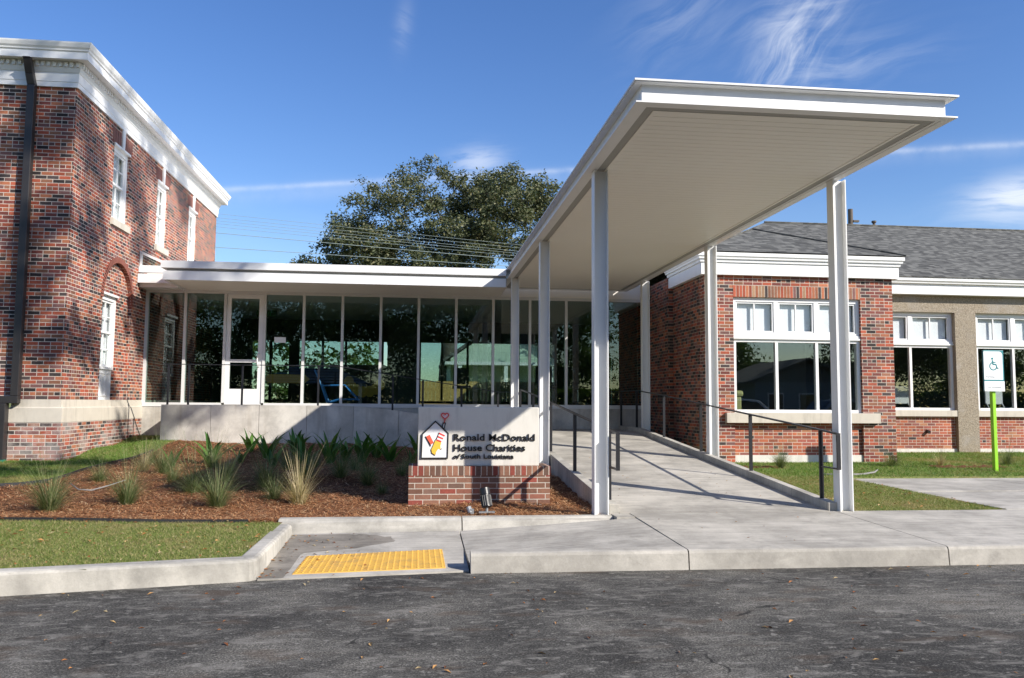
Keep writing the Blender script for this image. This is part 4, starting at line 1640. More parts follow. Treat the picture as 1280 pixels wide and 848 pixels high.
w.box(39.8, 40, RYF + .25, 30.8, .2, rt_z + .05)
w.build('rear_wall', M['brick_bay'], rb)
# roofs
ez = rt_z + .415
ey, ry, rz_ = RYF - .34, 24.6, Z(5.80)
r = MB()
hx0, hx1 = 5.35, 10.95
th = .05
r.add([(hx0, ey, ez), (42, ey, ez), (42, ry, rz_), (hx1, ry, rz_), (hx0, 31.0, ez), (42, 31.0, ez)], [(0, 1, 2, 3), (0, 3, 4), (3, 2, 5, 4)])
r.add([(hx0, ey, ez - .02), (42, ey, ez - .02), (42, ey, ez), (hx0, ey, ez)], [(0, 1, 2, 3)])
bz = cb + .462
ax, ay, az = 7.85, 18.34, Z(4.15)
lx, rx_, fy_ = BX0 - .21, BX1 + .21, BY - .21
r.add([(lx, fy_, bz), (rx_, fy_, bz), (ax, ay, az), (ax, 20.9, az), (lx, 18.9, bz), (rx_, 18.9, bz), (lx, 20.9, bz), (rx_, 20.9, bz)],
      [(0, 1, 2), (1, 5, 7, 3, 2), (4, 0, 2, 3, 6)])
r.build('roof', M['shingle'], rb, fix=False)
hp = MB()
hp.tube([(lx, fy_, bz + .012), (ax, ay, az + .015)], .022, 6)
hp.tube([(rx_, fy_, bz + .012), (ax, ay, az + .015)], .022, 6)
hp.tube([(hx1, ry, rz_ + .012), (42, ry, rz_ + .012)], .04, 6)
hp.build('ridge_cap', M['shingle'], rb)
# rooms behind the windows
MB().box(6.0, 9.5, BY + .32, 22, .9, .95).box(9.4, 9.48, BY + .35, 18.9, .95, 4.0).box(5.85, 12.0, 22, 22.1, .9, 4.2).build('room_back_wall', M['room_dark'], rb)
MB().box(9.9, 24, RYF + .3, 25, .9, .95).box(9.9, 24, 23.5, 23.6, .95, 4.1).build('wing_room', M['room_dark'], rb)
MB().box(5.85, 9.45, BY + .35, 21.9, cb + .02, cb + .06).box(9.85, 24, RYF + .31, 23.4, cb + .02, cb + .06).build('room_ceiling', M['room_ceiling'], rb)
# small wall fittings on the spandrel right of the bay
MB().box(10.05, 10.20, RYF + .02, RYF + .06, Z(-.62), Z(-.54)).build('wall_vent', M['bronze'], rb)
MB().tube([(12.35, RYF + .06, Z(-.62)), (12.35, RYF - .03, Z(-.64))], .04, 10).build('hose_tap', M['bronze'], rb)
MB().box(5.61, 5.64, 18.2, 18.28, Z(-.35), Z(-.24)).build('wall_outlet', M['sign_back'], rb)

# furniture seen through these windows
ac = empty('armchair', (6.6, 16.7, .95), 'olive upholstered armchair inside the bay window at its left end', 'armchair')
MB().box(6.42, 6.80, 16.55, 17.3, .95, 1.62).build('arm', M['olive'], ac, bevel=.03)
MB().box(6.38, 6.84, 16.52, 17.3, 1.621, 1.75).build('arm_cushion', M['olive'], ac, bevel=.05)
for i, (x, y, lab) in enumerate(((11.0, 19.7, 'white mesh backed chair inside the first window right of the bay'), (12.5, 20.0, 'white mesh backed chair at the right of the first window past the bay'), (15.0, 19.8, 'white mesh backed chair behind the parking sign window'))):
    e = empty('desk_chair', (x, y, .95), lab, 'chair', 'white chairs behind the wing windows')
    MB().box(x - .25, x + .25, y - .02, y + .03, 1.5, 1.95).build('backrest', M['plastic_w'], e, bevel=.02)
    MB().box(x - .25, x + .25, y - .5, y - .03, 1.36, 1.42).build('seat', M['plastic_w'], e, bevel=.02)
    mb = MB()
    for sx in (-1, 1):
        mb.tube([(x + sx * .22, y - .45, .95), (x + sx * .22, y, 1.55)], .014, 6)
        mb.tube([(x + sx * .22, y, .95), (x + sx * .22, y - .45, 1.38)], .014, 6)
    mb.build('legs', M['plastic_w'], e)

# ------------------------------------------------------------------ parking sign
ps = empty('parking_sign', (10.55, 13.95, .27), 'accessible parking sign on a lime green post before the long building', 'sign')
px, py = 10.55, 13.95
pz = .22
MB().box(px - .033, px + .033, py - .04, py + .04, pz, Z(.34)).build('post', M['green_post'], ps, bevel=.006)
pw, pb, pt_ = .20, Z(.27), Z(1.025)
pc = px - .01
board = MB().box(pc - pw, pc + pw, py - .075, py - .045, pb, pt_).build('sign_board', M['teal'], ps, bevel=.006)
MB().box(pc - pw - .002, pc + pw - .01, py - .044, py - .041, pb, pt_).build('sign_back', M['sign_back'], ps)
pm = Z(.47)
rr = .07
pts = [(pc - pw, pm + .012), (pc + pw - .025, pm + .012)]
cxr, czr = pc + pw - .025 - rr, pt_ - .022 - rr
for i in range(9):
    a = pi / 2 * i / 8
    pts.append((cxr + rr * cos(a), czr + rr * sin(a)))
pts += [(pc - pw, pt_ - .022)]
MB().prism(pts, fY(py - .0755), 0, .003).build('white_field', M['sign_white'], board)
MB().prism([(pc - pw, pb), (pc + pw, pb), (pc + pw, pm - .014), (pc - pw, pm - .014)], fY(py - .0755), 0, .003).build('lower_field', M['sign_white'], board)
# wheelchair figure
sy = MB()
fs_ = fY(py - .0785)


def seg2(mb, a, b, w_):
    a, b = Vector(a), Vector(b)
    d = (b - a).normalized()
    n_ = Vector((-d.y, d.x)) * w_ / 2
    mb.prism([tuple(a + n_), tuple(b + n_), tuple(b - n_), tuple(a - n_)], fs_, 0, .002)


ox_, oz_ = pc - .015, Z(.735)
S_ = .105
sy.prism([(ox_ - .15 * S_ + .2 * S_ * cos(2 * pi * i / 14), oz_ + 1.28 * S_ + .2 * S_ * sin(2 * pi * i / 14)) for i in range(14)], fs_, 0, .002)
for a_, b_, w_ in (((-.12, 1.0), (-.05, .28), .26), ((-.05, .66), (.48, .62), .17), ((-.07, .28), (.55, .25), .24), ((.52, .28), (.78, -.48), .2), ((.74, -.44), (1.0, -.36), .16)):
    seg2(sy, (ox_ + a_[0] * S_, oz_ + a_[1] * S_), (ox_ + b_[0] * S_, oz_ + b_[1] * S_), w_ * S_)
for i in range(15):
    a0, a1 = radians(110 + i * 15.5), radians(110 + (i + 1) * 15.5)
    q = [(ox_ + r_ * S_ * cos(a), oz_ - .05 * S_ + r_ * S_ * sin(a)) for r_, a in ((.56, a0), (.74, a0), (.74, a1), (.56, a1))]
    sy.prism(q, fs_, 0, .002)
sy.build('wheelchair_symbol', M['teal'], board)
text_obj('parking_lettering', 'Parking', (pc - pw + .035, py - .0786, pm + .05), .17, .036, M['sign_grey'], board, depth=.002, bold=0)
text_obj('van_lettering', 'Van Accessible', (pc - pw + .06, py - .0786, pb + .062), .27, .026, M['sign_grey'], board, depth=.002, bold=.004)
for d in board.children:
    d.matrix_parent_inverse = Matrix.Translation(-ps.location) if False else d.matrix_parent_inverse

# ------------------------------------------------------------------ spotlight in the bed
sp = empty('garden_spotlight', (.80, 9.45, .22), 'small black ribbed garden spotlight aimed at the brick sign base', 'spotlight')
ax0, ax1 = Vector((.815, 9.40, .262)), Vector((.785, 9.47, .475))
dv = (ax1 - ax0).normalized()
MB().tube([ax0, ax0 + dv * .012, ax0 + dv * .15], [.045, .058, .056], 20).build('ribbed_body', M['black'], sp)
rbm = MB()
a_ = dv.orthogonal().normalized()
b_ = dv.cross(a_)
for k in range(16):
    n_ = a_ * cos(2 * pi * k / 16) + b_ * sin(2 * pi * k / 16)
    rbm.tube([ax0 + dv * .02 + n_ * .058, ax0 + dv * .14 + n_ * .058], .005, 5)
rbm.build('cooling_rib', M['black'], sp)['kind'] = 'stuff'
MB().tube([ax0 + dv * .152, ax0 + dv * .225], [.060, .060], 20).build('hood', M['black'], sp)
MB().tube([(.81, 9.40, .20), (.81, 9.40, .268)], .016, 8).box(.72, .90, 9.375, 9.425, .205, .222).build('bracket', M['sign_back'], sp)
jb = MB().tube([(.625, 9.37, .21), (.60, 9.40, .27)], [.03, .032], 10).box(.62, .66, 9.35, 9.39, .2, .255).build('junction_box', M['sign_back'], None)
tag(jb, 'small grey cable junction box on the straw left of the spotlight', 'junction box')

# ------------------------------------------------------------------ plants
def ribbon(mb, base, az, lean, length, w, n=4, curl=1.0, tipw=.15):
    """one arching blade"""
    d = Vector((cos(az), sin(az), 0))
    s = Vector((-sin(az), cos(az), 0))
    p = Vector(base)
    ang = lean
    pts = [p.copy()]
    for i in range(n):
        st = length / n
        p = p + (d * sin(ang) + Vector((0, 0, 1)) * cos(ang)) * st
        ang += curl / n
        pts.append(p.copy())
    vs, fs = [], []
    for i, q in enumerate(pts):
        k = i / n
        ww = w * ((.6 + .8 * k) if k < .5 else 1.0) * (1 - (1 - tipw) * max(0, (k - .4) / .6))
        vs += [q - s * ww / 2, q + s * ww / 2]
    for i in range(n):
        fs.append((2 * i, 2 * i + 1, 2 * i + 3, 2 * i + 2))
    mb.add(vs, fs)


def clump_mesh(name, n, hgt, spread, w, mat, seed, stalks=0):
    rnd = random.Random(seed)
    mb = MB()
    for _ in range(n):
        az = rnd.uniform(0, 2 * pi)
        r_ = rnd.random() ** .7 * .07
        ribbon(mb, (r_ * cos(az), r_ * sin(az), -.02), az + rnd.uniform(-.5, .5), rnd.random() ** 1.2 * spread, hgt * rnd.uniform(.4, 1.15), w * rnd.uniform(.7, 1.3), 5, rnd.uniform(.3, 1.7))
    for _ in range(stalks):
        az = rnd.uniform(0, 2 * pi)
        ribbon(mb, (.03 * cos(az), .03 * sin(az), 0), az, rnd.uniform(.1, .6), hgt * rnd.uniform(1.2, 1.7), w * .8, 5, .25, .6)
    me = bpy.data.meshes.new(name)
    me.from_pydata(mb.v, [], mb.f)
    me.materials.append(mat)
    return me


def iris_mesh(name, n, hgt, seed):
    rnd = random.Random(seed)
    mb = MB()
    for i in range(n):
        az = 2 * pi * i / n + rnd.uniform(-.5, .5)
        ribbon(mb, (.03 * cos(az), .03 * sin(az), -.02), az, rnd.uniform(.08, .5), hgt * rnd.uniform(.55, 1.05), .085 * rnd.uniform(.8, 1.2), 7, rnd.uniform(.3, 1.5), .08)
    me = bpy.data.meshes.new(name)
    me.from_pydata(mb.v, [], mb.f)
    me.materials.append(M['iris'])
    return me


GR = [clump_mesh('grass_clump', 620, .66, .85, .0038, M['muhly'], 1, 24), clump_mesh('grass_clump', 560, .62, 1.1, .0038, M['muhly'], 2, 20),
      clump_mesh('grass_clump', 320, .50, .8, .0045, M['tan_grass'], 3, 34), clump_mesh('grass_clump', 460, .52, 1.1, .0038, M['muhly'], 4, 16)]
IR = [iris_mesh('leafy_plant', 9, .58, 11), iris_mesh('leafy_plant', 7, .5, 12), iris_mesh('leafy_plant', 12, .62, 13)]


def put_plant(me, name, x, y, s, rz, label, cat, group):
    o = bpy.data.objects.new(name, me)
    COL.objects.link(o)
    o.location = (x, y, ground_z(x, y))
    o.rotation_euler = (0, 0, rz)
    s *= .88
    o.scale = (s, s, s)
    tag(o, label, cat, group)


gg = 'ornamental grass clumps in the straw bed'
for i, (x, y, k, s, lab) in enumerate([
        (-3.98, 9.56, 0, 1.05, 'large green grass clump at the front left corner of the straw bed'),
        (-3.37, 10.16, 0, .92, 'upright green grass clump second from the left in the bed front row'),
        (-4.30, 11.85, 3, .8, 'small dark grass clump beside the turf edge near the grey stick'),
        (-3.74, 12.83, 1, .95, 'bushy grass clump behind the front row, below the brick corner'),
        (-2.85, 11.05, 1, 1.0, 'wide spreading grass clump left of the two front centre clumps'),
        (-2.32, 10.05, 0, 1.0, 'dense grass clump at the front centre of the bed'),
        (-2.62, 11.85, 3, .95, 'dark grass clump in the edge of the shade behind the centre clump'),
        (-2.02, 11.45, 0, .9, 'arching dark grass clump inside the canopy shade'),
        (-1.78, 10.72, 3, .85, 'bright yellow green tuft beside the tall tan grass'),
        (-1.42, 10.38, 2, 1.2, 'tall tan dry grass clump with bent seed stalks'),
        (-.95, 13.1, 3, .8, 'shaded clump right behind the tan grass'),
        (-.45, 11.2, 3, .55, 'small tuft in the shade left of the sign base'),
        (-1.95, 12.9, 0, .75, 'grass clump in the shade before the wall joint left of centre'),
        (-2.75, 12.7, 2, .7, 'pale dry clump in the sun between the broad leaved plants'),
        (-3.35, 11.9, 3, .75, 'half dry clump behind the gap of the two left front clumps'),
        (-1.62, 13.4, 1, .7, 'dark clump deep in the bed behind the yellow green tuft'),
        (-.1, 13.7, 1, .6, 'small dark clump just left of and behind the sign'),
        (-1.10, 12.25, 1, .9, 'shaded grass clump midway between tan grass and sign'),
        (-.68, 11.85, 0, .8, 'shaded grass clump second nearest the sign'),
        (-.22, 12.87, 3, .7, 'small shaded grass clump nearest the sign'),
        (-4.45, 14.45, 3, .9, 'grass clump against the turf edge below the wall corner'),
        (-3.20, 13.5, 1, .9, 'pale grass clump behind the wide spreading clump'),
        (-1.55, 12.0, 3, 1.0, 'low dark grass clump in the deepest shade of the bed'),
        (-4.15, 13.2, 2, .8, 'thin straw coloured clump at the left rear of the bed')]):
    put_plant(GR[k], 'grass_clump', x, y, s, i * 1.3, lab, 'grass clump', gg)
gg = 'leafy plants along the concrete wall'
for i, (x, y, k, s, lab) in enumerate([
        (-3.99, 14.03, 1, .9, 'bright leafy plant furthest left before the concrete wall'),
        (-3.40, 14.25, 0, 1.1, 'tall broad leaved plant in front of the first wall joint'),
        (-2.62, 14.96, 2, 1.0, 'leafy plant standing before the sunlit middle of the wall'),
        (-2.95, 14.3, 1, .8, 'short leafy plant left of the sunlit wall middle'),
        (-1.85, 14.1, 0, 1.05, 'broad leaved plant at the edge of the wall shadow'),
        (-1.46, 14.3, 2, .95, 'spreading leafy plant in the wall shadow left of centre'),
        (-1.24, 14.8, 0, .9, 'narrow leafy plant nearest the shaded wall'),
        (-.95, 14.6, 2, 1.05, 'large shaded leafy plant right of the tan grass'),
        (-.46, 14.8, 0, 1.0, 'upright shaded leafy plant second from the sign'),
        (-.07, 14.75, 1, .75, 'small shaded leafy plant closest to the sign'),
        (-2.2, 15.4, 2, 1.0, 'leafy plant right at the foot of the wall where the shadow edge falls'),
        (-.72, 15.3, 0, 1.0, 'leafy plant at the wall foot between two shaded plants'),
        (-3.1, 15.9, 0, .9, 'leafy plant at the wall foot in the sun'),
        (-1.6, 15.6, 1, 1.0, 'leafy plant at the wall foot deep in the shadow'),
        (.05, 15.6, 2, .9, 'leafy plant at the wall foot behind the sign edge'),
        (-2.3, 13.6, 1, 1.0, 'bright leafy plant in the middle of the bed before the shadow')]):
    put_plant(IR[k], 'leafy_plant', x, y, s * 1.35, i * 2.1, lab, 'plant', gg)
gg = 'grass clumps in the lawn by the long building'
for i, (x, y, k, s, lab) in enumerate([
        (5.35, 15.3, 1, .7, 'grass clump against the bay left corner beside the ramp'),
        (6.78, 14.7, 0, .75, 'round grass clump below the bay window between ramp posts'),
        (9.15, 14.95, 3, .95, 'dry looking grass clump before the right pier of the bay'),
        (10.25, 15.1, 2, .7, 'wispy tan clump left of the concrete pier'),
        (11.75, 15.2, 1, .75, 'grass clump behind the green sign post'),
        (12.55, 15.0, 2, .7, 'wispy clump at the right end of the lawn strip')]):
    put_plant(GR[k], 'grass_clump', x, y, s, i * .9, lab, 'grass clump', gg)

# turf blades and straw, loose cover nobody could count
def blades(name, pts_fn, n, hmin, hmax, w, mat, seed):
    rnd = random.Random(seed)
    vs, fs = [], []
    c = 0
    while c < n:
        p = pts_fn(rnd)
        if p is None:
            continue
        x, y, z = p
        h_ = rnd.uniform(hmin, hmax)
        a = rnd.uniform(0, 2 * pi)
        l = rnd.uniform(.3, 2.2) * h_
        b = rnd.uniform(0, 2 * pi)
        o = len(vs)
        vs += [(x - w * cos(a), y - w * sin(a), z - .004), (x + w * cos(a), y + w * sin(a), z - .004), (x + l * cos(b), y + l * sin(b), z + h_)]
        fs.append((o, o + 1, o + 2))
        c += 1
    me = bpy.data.meshes.new(name)
    me.from_pydata(vs, [], fs)
    me.materials.append(mat)
    o = bpy.data.objects.new(name, me)
    COL.objects.link(o)
    return tag(o, kind='stuff')


def front_pt(r):
    x, y = r.uniform(-5.2, -1.43), r.uniform(6.1, 9.0)
    if y < curb_back(x) - .02 or y > 8.95 + .05 * sin(x * 2.3):
        return None
    return x, y, ground_z(x, y)


def left_pt(r):
    x, y = r.uniform(-8.6, -4.3), r.uniform(10.2, 19.3)
    if x > lawn_edge(y) or (x < -6.18 and y > 15.1):
        return None
    return x, y, ground_z(x, y)


def right_near(r):
    x, y = r.uniform(4.93, 7.05), r.uniform(9.17, 13.0)
    return x, y, ground_z(x, y)


def right_far(r):
    x, y = r.uniform(4.95, 17), r.uniform(12.98, 18.55)
    if is_bed(x, y) and r.random() < .8:
        return None
    if y > 15.8 and 5.7 < x < 9.8:
        return None
    return x, y, ground_z(x, y)


blades('front_turf_grass', front_pt, 60000, .010, .028, .0032, M['turf'], 21)
blades('side_turf_grass', left_pt, 46000, .02, .045, .0045, M['turf_green'], 22)
blades('ramp_turf_grass', right_near, 46000, .010, .028, .0034, M['turf'], 23)
blades('far_turf_grass', right_far, 64000, .02, .05, .005, M['turf_green'], 24)


def straw(n, seed):
    rnd = random.Random(seed)
    vs, fs = [], []
    c = 0
    while c < n:
        y = 9.02 + 8.4 * rnd.random() ** 1.5
        x = rnd.uniform(-5.8, 2.18)
        if y < 8.95 or x < lawn_edge(y) or (y < 9.16 and x > -1.45) or (-.1 < x < 1.68 and 10.2 < y < 10.7):
            continue
        z = ground_z(x, y) + rnd.random() ** 2 * .035 + .004
        a = rnd.uniform(0, 2 * pi)
        L = rnd.uniform(.05, .15)
        w = rnd.uniform(.0018, .0035) * (1 + (y - 9) * .08)
        t_ = rnd.uniform(-.2, .2)
        dx, dy = cos(a) * L / 2, sin(a) * L / 2
        nx, ny = -sin(a) * w, cos(a) * w
        o = len(vs)
        bz_ = rnd.uniform(0, .012)
        if y - abs(dy) < 9.03 and x > -1.5:
            continue
        vs += [(x - dx - nx, y - dy - ny, z - t_ * L / 2), (x - dx + nx, y - dy + ny, z - t_ * L / 2), (x + nx, y + ny, z + bz_), (x - nx, y - ny, z + bz_), (x + dx, y + dy, z + t_ * L / 2)]
        fs += [(o, o + 1, o + 2, o + 3), (o + 3, o + 2, o + 4)]
        c += 1
    me = bpy.data.meshes.new('pine_straw')
    me.from_pydata(vs, [], fs)
    me.materials.append(M['straw'])
    o = bpy.data.objects.new('pine_straw', me)
    COL.objects.link(o)
    tag(o, kind='stuff')


straw(80000, 31)


def litter(name, n, fn, seed, smin=.012, smax=.035):
    rnd = random.Random(seed)
    mb = MB()
    c = 0
    while c < n:
        p = fn(rnd)
        if p is None:
            continue
        x, y, z = p
        a = rnd.uniform(0, 2 * pi)
        L, w = rnd.uniform(smin, smax), rnd.uniform(.25, .5)
        d = Vector((cos(a), sin(a), rnd.uniform(-.15, .3)))
        s = Vector((-sin(a), cos(a), rnd.uniform(-.4, .4))) * w
        q = Vector((x, y, z + .004))
        mb.add([q - d * L, q - s * L + Vector((0, 0, .3 * L)), q + d * L, q + s * L + Vector((0, 0, .3 * L))], [(0, 1, 2), (0, 2, 3)])
        c += 1
    tag(mb.build(name, M['litter'], fix=False), kind='stuff')


litter('leaf_litter_on_asphalt', 190, lambda r: (r.uniform(-3.5, 6), 3.9 + 3.2 * r.random(), .001), 41, .012, .028)
litter('leaf_litter_on_turf', 420, lambda r: (lambda p: None if p is None else (p[0], p[1], p[2] + .02))(front_pt(r) if r.random() < .6 else right_near(r)), 42, .012, .03)
litter('leaf_litter_on_paving', 60, lambda r: (lambda x, y: (x, y, (ramp_z(y) if y > 9.2 else .175 + .022 * (y - 7.1)) + .003))(r.uniform(2.4, 4.7), r.uniform(7.3, 14)), 43, .008, .02)
litter('leaf_litter_in_crossing', 90, lambda r: (lambda x, y: (x, y, cross_z(x, y) + .004))(-1.26 + .9 * r.random() ** 2.2, r.uniform(6.98, 8.85)), 44, .01, .026)

# black edging, a bleached stick
mb = MB()
pts = [(x, 8.93 + .05 * sin(x * 2.3)) for x in [-14 + .25 * i for i in range(51)]]
for (xa, ya), (xb, yb) in zip(pts, pts[1:]):
    if xb > -1.6:
        break
    mb.hexa([(xa, ya, ground_z(xa, ya) - .05), (xb, yb, ground_z(xb, yb) - .05), (xb, yb + .012, ground_z(xb, yb) - .05), (xa, ya + .012, ground_z(xa, ya) - .05)],
            [(xa, ya, ground_z(xa, ya) + .035), (xb, yb, ground_z(xb, yb) + .035), (xb, yb + .012, ground_z(xb, yb) + .035), (xa, ya + .012, ground_z(xa, ya) + .035)])
tag(mb.build('lawn_edging', M['edging']), 'black plastic lawn edging along the front of the straw bed', 'edging')
mb = MB()
ypts = [10.9 + .3 * i for i in range(18)]
for ya, yb in zip(ypts, ypts[1:]):
    xa, xb = lawn_edge(ya), lawn_edge(yb)
    mb.hexa([(xa, ya, ground_z(xa, ya) - .05), (xb, yb, ground_z(xb, yb) - .05), (xb + .012, yb, ground_z(xb, yb) - .05), (xa + .012, ya, ground_z(xa, ya) - .05)],
            [(xa, ya, ground_z(xa, ya) + .05), (xb, yb, ground_z(xb, yb) + .05), (xb + .012, yb, ground_z(xb, yb) + .05), (xa + .012, ya, ground_z(xa, ya) + .05)])
tag(mb.build('lawn_edging', M['edging']), 'black plastic edging between the green turf by the old building and the straw', 'edging')
bz0 = ground_z(-4.1, 11.1)
tag(MB().tube([(-4.45, 11.25, bz0 + .1), (-4.28, 11.1, bz0 + .03), (-4.1, 11.05, bz0 + .025), (-3.95, 11.2, bz0 + .07), (-3.78, 11.3, bz0 + .13)], [.005, .009, .011, .009, .005], 7).build('stick', M['hose'], None, smooth=True), 'bleached bent stick lying on the straw at the left', 'stick')
tag(MB().tube([(6.85, 13.35, .28), (7.2, 13.3, .27), (7.6, 13.32, .275), (7.9, 13.45, .30), (8.05, 13.6, .33)], [.014, .02, .02, .016, .01], 7).build('hose', M['hose'], None, smooth=True), 'grey hose end lying in the grass before the bay', 'hose')


# ------------------------------------------------------------------ trees
def tree(name, label, cat, base, trunk_top, trunk_r, clumps, leaf_n, leaf_s, mat, seed, group=None, flat=.7):
    """trunk, forking limbs to every leaf clump, and leaves scattered through the clumps"""
    rnd = random.Random(seed)
    root = empty(name, base, label, cat, group)
    B = Vector(base)
    T = Vector(trunk_top)
    mb = MB()
    mid = B.lerp(T, .5) + Vector((rnd.uniform(-.15, .15), rnd.uniform(-.15, .15), 0))
    mb.tube([B - Vector((0, 0, .2)), B + (T - B) * .06, mid, T], [trunk_r * 1.5, trunk_r * 1.1, trunk_r * .9, trunk_r * .7], 9)
    nodes = [(T, trunk_r * .7)]
    for c, r in sorted(clumps, key=lambda q: (Vector(q[0]) - T).length):
        c = Vector(c)
        best = min(nodes, key=lambda n_: (n_[0] - c).length + .25 * (n_[0] - T).length)
        a, ra = best
        L = (c - a).length
        k1 = a.lerp(c, .35) + Vector((rnd.uniform(-1, 1), rnd.uniform(-1, 1), rnd.uniform(-.2, .9))) * L * .13
        k2 = a.lerp(c, .7) + Vector((rnd.uniform(-1, 1), rnd.uniform(-1, 1), rnd.uniform(-.2, .7))) * L * .10
        r0 = max(.018, min(ra * .8, .03 + L * .022))
        mb.tube([a, k1, k2, c], [r0, r0 * .75, r0 * .5, r0 * .28], 6)
        nodes.append((k1, r0 * .75))
        nodes.append((k2, r0 * .5))
        for _ in range(4):
            e = c + Vector((rnd.gauss(0, .7), rnd.gauss(0, .7), rnd.gauss(0, .5))) * r
            mb.tube([k2.lerp(c, rnd.random()), e], [r0 * .3, r0 * .08], 4)
    mb.build('trunk', M['bark'], root, smooth=True)
    vs, fs = [], []
    for c, r in clumps:
        n = int(leaf_n * r * r)
        subs = [(rnd.gauss(0, .5) * r, rnd.gauss(0, .5) * r, rnd.gauss(0, .4) * r * flat) for _ in range(7)]
        for _ in range(n):
            sx, sy_, sz = rnd.choice(subs)
            p = Vector((c[0] + sx + rnd.gauss(0, .26) * r, c[1] + sy_ + rnd.gauss(0, .26) * r, c[2] + sz + rnd.gauss(0, .2) * r))
            d = Vector((rnd.gauss(0, 1), rnd.gauss(0, 1), rnd.gauss(0, .7))).normalized()
            s = d.orthogonal().normalized()
            s = (s * cos(rnd.uniform(0, 6.28)) + d.cross(s) * sin(rnd.uniform(0, 6.28))).normalized()
            L = leaf_s * rnd.uniform(.6, 1.3)
            o = len(vs)
            vs += [p - d * L, p + s * L * .45, p + d * L, p - s * L * .45]
            fs.append((o, o + 1, o + 2, o + 3))
    me = bpy.data.meshes.new('crown')
    me.from_pydata([tuple(v) for v in vs], [], fs)
    me.materials.append(mat)
    o = bpy.data.objects.new('crown', me)
    COL.objects.link(o)
    o.parent = root
    o.matrix_parent_inverse = Matrix.Translation(-root.location)
    return root


def clumps_in(ells, n, rmin, rmax, seed, shell=.45):
    rnd = random.Random(seed)
    out = []
    tot = sum(e[3] for e in ells)
    for (cx, cy, cz), (rx, ry_, rz2), (z_lo), wgt in ells:
        k = int(round(n * wgt / tot))
        while k > 0:
            v = Vector((rnd.gauss(0, 1), rnd.gauss(0, 1), rnd.gauss(0, 1))).normalized() * (shell + (1 - shell) * rnd.random() ** .6)
            p = (cx + v.x * rx, cy + v.y * ry_, cz + v.z * rz2)
            if p[2] < z_lo:
                continue
            out.append((p, rnd.uniform(rmin, rmax)))
            k -= 1
    return out


oak = clumps_in([((.2, 46, Z(9.4)), (4.2, 4.2, 4.0), Z(6.2), 11), ((5.0, 45.5, Z(9.6)), (3.4, 4, 3.6), Z(6), 9), ((-3.3, 45.5, Z(8.2)), (2.2, 3, 2.1), Z(6), 5), ((-5.2, 45, Z(7.0)), (1.5, 1.5, .7), Z(6), 2.0), ((7.8, 46, Z(9.4)), (1.8, 2.2, 3.3), Z(6), 4)], 262, .55, .98, 5)
oak += [((.2, 46, Z(13.5)), .75), ((1.3, 46, Z(13.1)), .8), ((-1.0, 46, Z(12.7)), .8), ((-3.6, 46, Z(11.4)), .8), ((-2.6, 46, Z(12.0)), .8), ((3.6, 46, Z(12.9)), .8), ((4.9, 46, Z(12.9)), .8), ((6.6, 46, Z(12.6)), .75), ((8.8, 46, Z(12.2)), .7), ((7.6, 46, Z(12.2)), .7)]
tree('oak_tree', 'broad live oak with olive leaves rising behind the glass pavilion', 'tree', (1.6, 46, .6), (1.8, 46, Z(4.6)), .55, oak, 640, .092, M['oak_leaf'], 9)

# the street side trees that shade the old building and show in the glass
shade = []
rnd = random.Random(77)


def toward_sun(p, t_):
    return (p[0] + sdir.x * t_, p[1] + sdir.y * t_, p[2] + sdir.z * t_)


for x, y, z, t_, r_ in ((-6.2, 15.6, 6.4, 23, .8), (-6.2, 16.4, 5.6, 24, .7), (-6.2, 16.2, 4.4, 22, .6), (-6.2, 17.3, 6.9, 25, .8), (-6.2, 18.4, 6.2, 24, .8), (-6.2, 18.8, 5.0, 23, .6), (-6.2, 19.6, 7.2, 25, .9),
                      (-6.2, 21.4, 7.0, 26, .8), (-6.2, 15.9, 2.6, 21, .6), (-6.2, 17.2, 2.0, 21, .5), (-6.7, 15.15, 7.0, 23, .8), (-7.4, 15.15, 6.0, 22, .7), (-6.6, 15.15, 4.6, 22, .6), (-7.6, 15.15, 3.2, 21, .7),
                      (-6.5, 15.15, 2.4, 21, .5), (-4.9, 17.5, 1.2, 22, .7), (-4.4, 17.5, 4.35, 23, .6), (-5.6, 14.5, .5, 20, .8), (-7.2, 13, .4, 20, 1.0), (-6.6, 11.6, .35, 19, .9), (-8, 11, 0, 20, 1.2)):
    shade.append((toward_sun((x, y, z), t_), r_))
shade += [((7.2, -.4, 12.5), 1.3), ((5.0, -1.6, 12.6), 1.4), ((3.5, -3.2, 13.5), 1.5), ((5.8, -4.6, 14.5), 1.6), ((7.6, -3.0, 15.0), 1.5), ((2.0, -4.8, 12.0), 1.4), ((8.5, -5.5, 13.5), 1.6), ((4.0, -6.6, 12.4), 1.6)]
tree('street_oak_tree', 'tall leaning oak by the road whose shade dapples the old building', 'tree', (5.6, -3.6, 0), (5.9, -3.4, 7.5), .45, shade, 620, .13, M['tree_leaf'], 14)
big = [(-15, -20, 5.6, 5.0, 'dense green tree across the road mirrored in the first panes by the old building'), (-7, -21, 6.2, 5.2, 'dense green tree across the road mirrored in the glass door'),
       (1.5, -20, 6.0, 5.2, 'dense green tree across the road mirrored above the sign'), (10, -22, 6.4, 5.4, 'dense green tree across the road mirrored behind the left ramp rail'),
       (34, -24, 5.4, 4.6, 'green tree across the road mirrored in the first window right of the bay'), (43, -23, 5.8, 5.0, 'green tree across the road mirrored behind the parking sign'),
       (23.4, -31, 3.9, 2.5, 'green tree across the road mirrored above the bungalow')]
